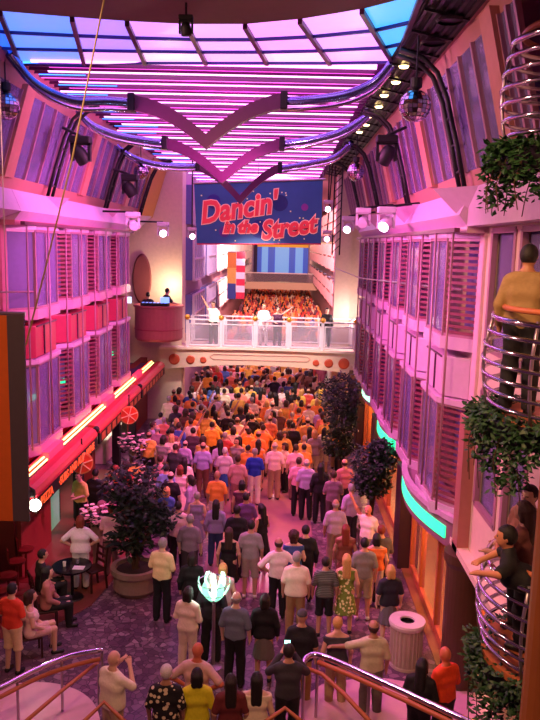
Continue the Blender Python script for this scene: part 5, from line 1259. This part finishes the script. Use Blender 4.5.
# DJ corner
person(-4.75, 29.75, 4.15, -.9, 'lean', 'short', 'black', 'tshirt', '#141016', 'trousers', Bk, 'dark clothed disc jockey bending over the mixing desk')
person(-5.5, 30.0, 3.95, .2, 'folded', 'short', 'black', 'tshirt', '#2a1c24', 'trousers', Bk, 'second dark haired person lower on the drum balcony')
# near right balconies
q = at(523, 251, Y=7.5)
person(q.x+.06, 7.5, 6.07, -.5, 'relaxed', 'short', 'black', 'long', '#94784a', 'trousers', '#14121a', 'person in tan shirt seen from behind on the middle balcony', skin='#a87250')
q = at(500, 547, Y=7.1)
person(q.x+.42, 7.0, 3.44, 1.25, 'stoop', 'short', 'black', 'tshirt', '#101014', 'trousers', Bk, 'person in black t-shirt leaning over the lowest balcony rail', skin='#d08a68')
q = at(529, 525, Y=7.3)
person(q.x+.1, 7.5, 3.44, .9, 'lean', 'long', 'brown', 'tshirt', '#6a3a34', 'trousers', Bk, 'long haired person in brown top on the lowest balcony', fem=True, h=.95)
q = at(533, 497, Y=7.8)
person(q.x, 7.85, 3.44, 2.2, 'relaxed', 'short', 'brown', 'tshirt', '#a06a58', 'trousers', Bk, 'person at the right edge behind the long haired one on the lowest balcony')
person(2.85, 7.85, 8.72, .4, 'folded', 'short', 'black', 'tshirt', '#b84a20', 'trousers', '#0c0a0c', 'person in black trousers on the topmost balcony', h=.98)
# glowing camera in the photographer's hands
hp = ph.location; t = thing('pocket_camera', 'small camera with a glowing screen held up by the photographer', 'camera', (hp.x-.02, hp.y+.36, 1.60))
MB().box(-.055, .055, -.012, .012, -.035, .035).build('body', black, t, bevel=.004); MB().box(-.045, .045, -.014, -.012, -.028, .028).build('screen', mat('lcd_screen', '#b0fff0', .3, emis='#a0ffe8', es=4), t)

# the random body of the crowd
rs = random.Random(11)
toneA = [('orange', '#ff9a40'), ('salmon', '#f08a70'), ('pink', '#f0a0b0'), ('white', '#f4dcd4'), ('red', '#c84038'), ('black', '#181216'), ('navy', '#20243c'), ('charcoal', '#38323a'), ('grey', '#9a8488'), ('yellow', '#f0c050'), ('blue', '#4a64b0'), ('brown', '#6a4038'), ('lilac', '#b898c8'), ('cream', '#ecd8b8')]
hairs = [('short', 'black', 'short black hair'), ('short', 'brown', 'short brown hair'), ('balding', 'brown', 'thinning brown hair'), ('short', 'grey', 'grey hair'), ('long', 'black', 'long black hair'), ('bob', 'blond', 'bobbed blond hair'), ('bob', 'darkbrown', 'dark bobbed hair'), ('curly', 'brown', 'curly brown hair')]
bots = [('trousers', 'black', '#151218'), ('trousers', 'khaki', '#a0805c'), ('trousers', 'brown', '#5a3a34'), ('shorts', 'cream', '#d8c0a4'), ('trousers', 'blue', '#3a4874'), ('skirt', 'grey', '#6a6068')]
pts = list(PL); USED = set()
def crowd(n, xr, yr, dmin, zone, grp, tries=6000, orange=.3):
    c = 0
    for _ in range(tries):
        if c >= n: break
        x = rs.uniform(*xr); y = rs.uniform(*yr)
        if callable(zone) and False: pass
        if x < -3.6 and 21 < y < 22.5: continue
        if abs(x+3.25) < .9 and abs(y-15.9) < .9: continue
        if any((x-a)**2+(y-b)**2 < dmin*dmin for a, b in pts): continue
        if x > 1.3 and 16.8 < y < 24: continue
        if x > 1.4 and y > 28.6 and y < 30.2: continue
        pts.append((x, y)); c += 1
        inspot = math.hypot(x+.5, (y-25)*.6) < 2.6  # inside the spotlight's circle its warm tint is put into the clothes colours
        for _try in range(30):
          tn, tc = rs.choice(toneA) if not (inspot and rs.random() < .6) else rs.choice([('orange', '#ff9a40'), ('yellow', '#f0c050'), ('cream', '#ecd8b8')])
          hk, hcol, hd = rs.choice(hairs); fem = hk in ('long', 'bob', 'curly'); bk, bn, bc = rs.choice(bots)
          if bk == 'skirt' and not fem: bk, bn, bc = bots[0]
          tk = rs.choice(['tshirt', 'tshirt', 'shirt', 'long'] if not fem else ['tshirt', 'tank', 'long'])
          tw = {'tshirt': 't-shirt', 'shirt': 'shirt', 'long': 'long-sleeved top', 'tank': 'tank top'}[tk]
          pose = rs.choice(['relaxed', 'relaxed', 'relaxed', 'folded', 'bag', 'camera', 'raised_right'] if y > 22 else ['relaxed', 'relaxed', 'folded'])
          znn = zone(x, y); lab = f'person in {tn} {tw} and {bn} {bk}, {hd}, {znn}'
          if lab not in USED: break
        USED.add(lab)
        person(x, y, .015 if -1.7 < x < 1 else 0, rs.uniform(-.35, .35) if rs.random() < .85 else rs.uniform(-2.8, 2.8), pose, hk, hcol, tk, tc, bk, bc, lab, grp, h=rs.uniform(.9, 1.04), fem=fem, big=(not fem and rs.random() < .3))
def zn(x, y):
    sd = 'left' if x < -2.4 else ('right' if x > .4 else 'centre')
    if y > 31.2: return 'under the bridge '+sd
    if y > 26.5: return 'before the bridge '+sd
    return sd+(' middle rows' if y > 22.5 else ' nearer rows')
crowd(105, (-4.4, 2.2), (21.2, 30.8), .54, zn, 'crowd in front of the bridge')
crowd(60, (-4.0, 2.0), (31.0, 37.5), .5, zn, 'crowd under the bridge')
crowd(12, (-4.5, -2.2), (17.5, 20.5), .62, zn, 'crowd in front of the bridge')
nleft = 300-len([o for o in bpy.data.objects if o.name.startswith('person')])
crowd(max(nleft, 0), (-4.2, 3.7), (46, 62), .6, lambda x, y: 'beyond the bridge '+('left' if x < -1.5 else 'right' if x > 1.2 else 'centre'), 'crowd beyond the bridge')
# the farthest crowd, one uncountable mass
f = Field(.05, (-.4, -.3, 0), (.4, .3, 1.9)); J = joints('relaxed'); torso(f, J, .02); legs(f, J, .02); arms(f, 'relaxed', J, .02); f.ell((0, .03, 1.66), (.09, .1, .12), 0); f.cap((0, 0, 1.4), (0, .02, 1.56), .06, .06)
V, Q = surface_nets(f.F, f.lo, f.h); allv = []; allf = []; n0 = 0
for _ in range(760):
    x, y = rs.uniform(-4.2, 3.7), rs.uniform(63, 112) if rs.random() < .85 else rs.uniform(39, 45); a = rs.uniform(-.5, .5); s_ = rs.uniform(.9, 1.05); c_, d_ = math.cos(a), math.sin(a)
    R = V*s_; R = np.stack([R[:, 0]*c_-R[:, 1]*d_+x, R[:, 0]*d_+R[:, 1]*c_+y, R[:, 2]], 1); allv.append(R); allf.append(Q+n0); n0 += len(V)
me = bpy.data.meshes.new('crowd'); me.from_pydata(np.concatenate(allv).tolist(), [], np.concatenate(allf).tolist())
m = bpy.data.materials.new('far_crowd_clothes'); m.use_nodes = True; N = m.node_tree.nodes; L = m.node_tree.links; gn = N.new('ShaderNodeNewGeometry'); cr = N.new('ShaderNodeValToRGB'); cr.color_ramp.interpolation = 'CONSTANT'; e = cr.color_ramp.elements
e[0].color = rgba('#e87848'); e[1].position = .9; e[1].color = rgba('#f0e0d0')
for p_, c_ in ((.15, '#d04848'), (.3, '#2a1820'), (.42, '#f0a080'), (.55, '#a04860'), (.68, '#6a3a5a'), (.8, '#ffb060')): q_ = e.new(p_); q_.color = rgba(c_)
L.new(gn.outputs['Random Per Island'], cr.inputs[0]); L.new(cr.outputs[0], N['Principled BSDF'].inputs['Base Color'])
me.materials.append(m); o = bpy.data.objects.new('crowd', me); C.objects.link(o); tag(o, 'dense distant crowd filling the far end of the street', 'crowd', kind='stuff')
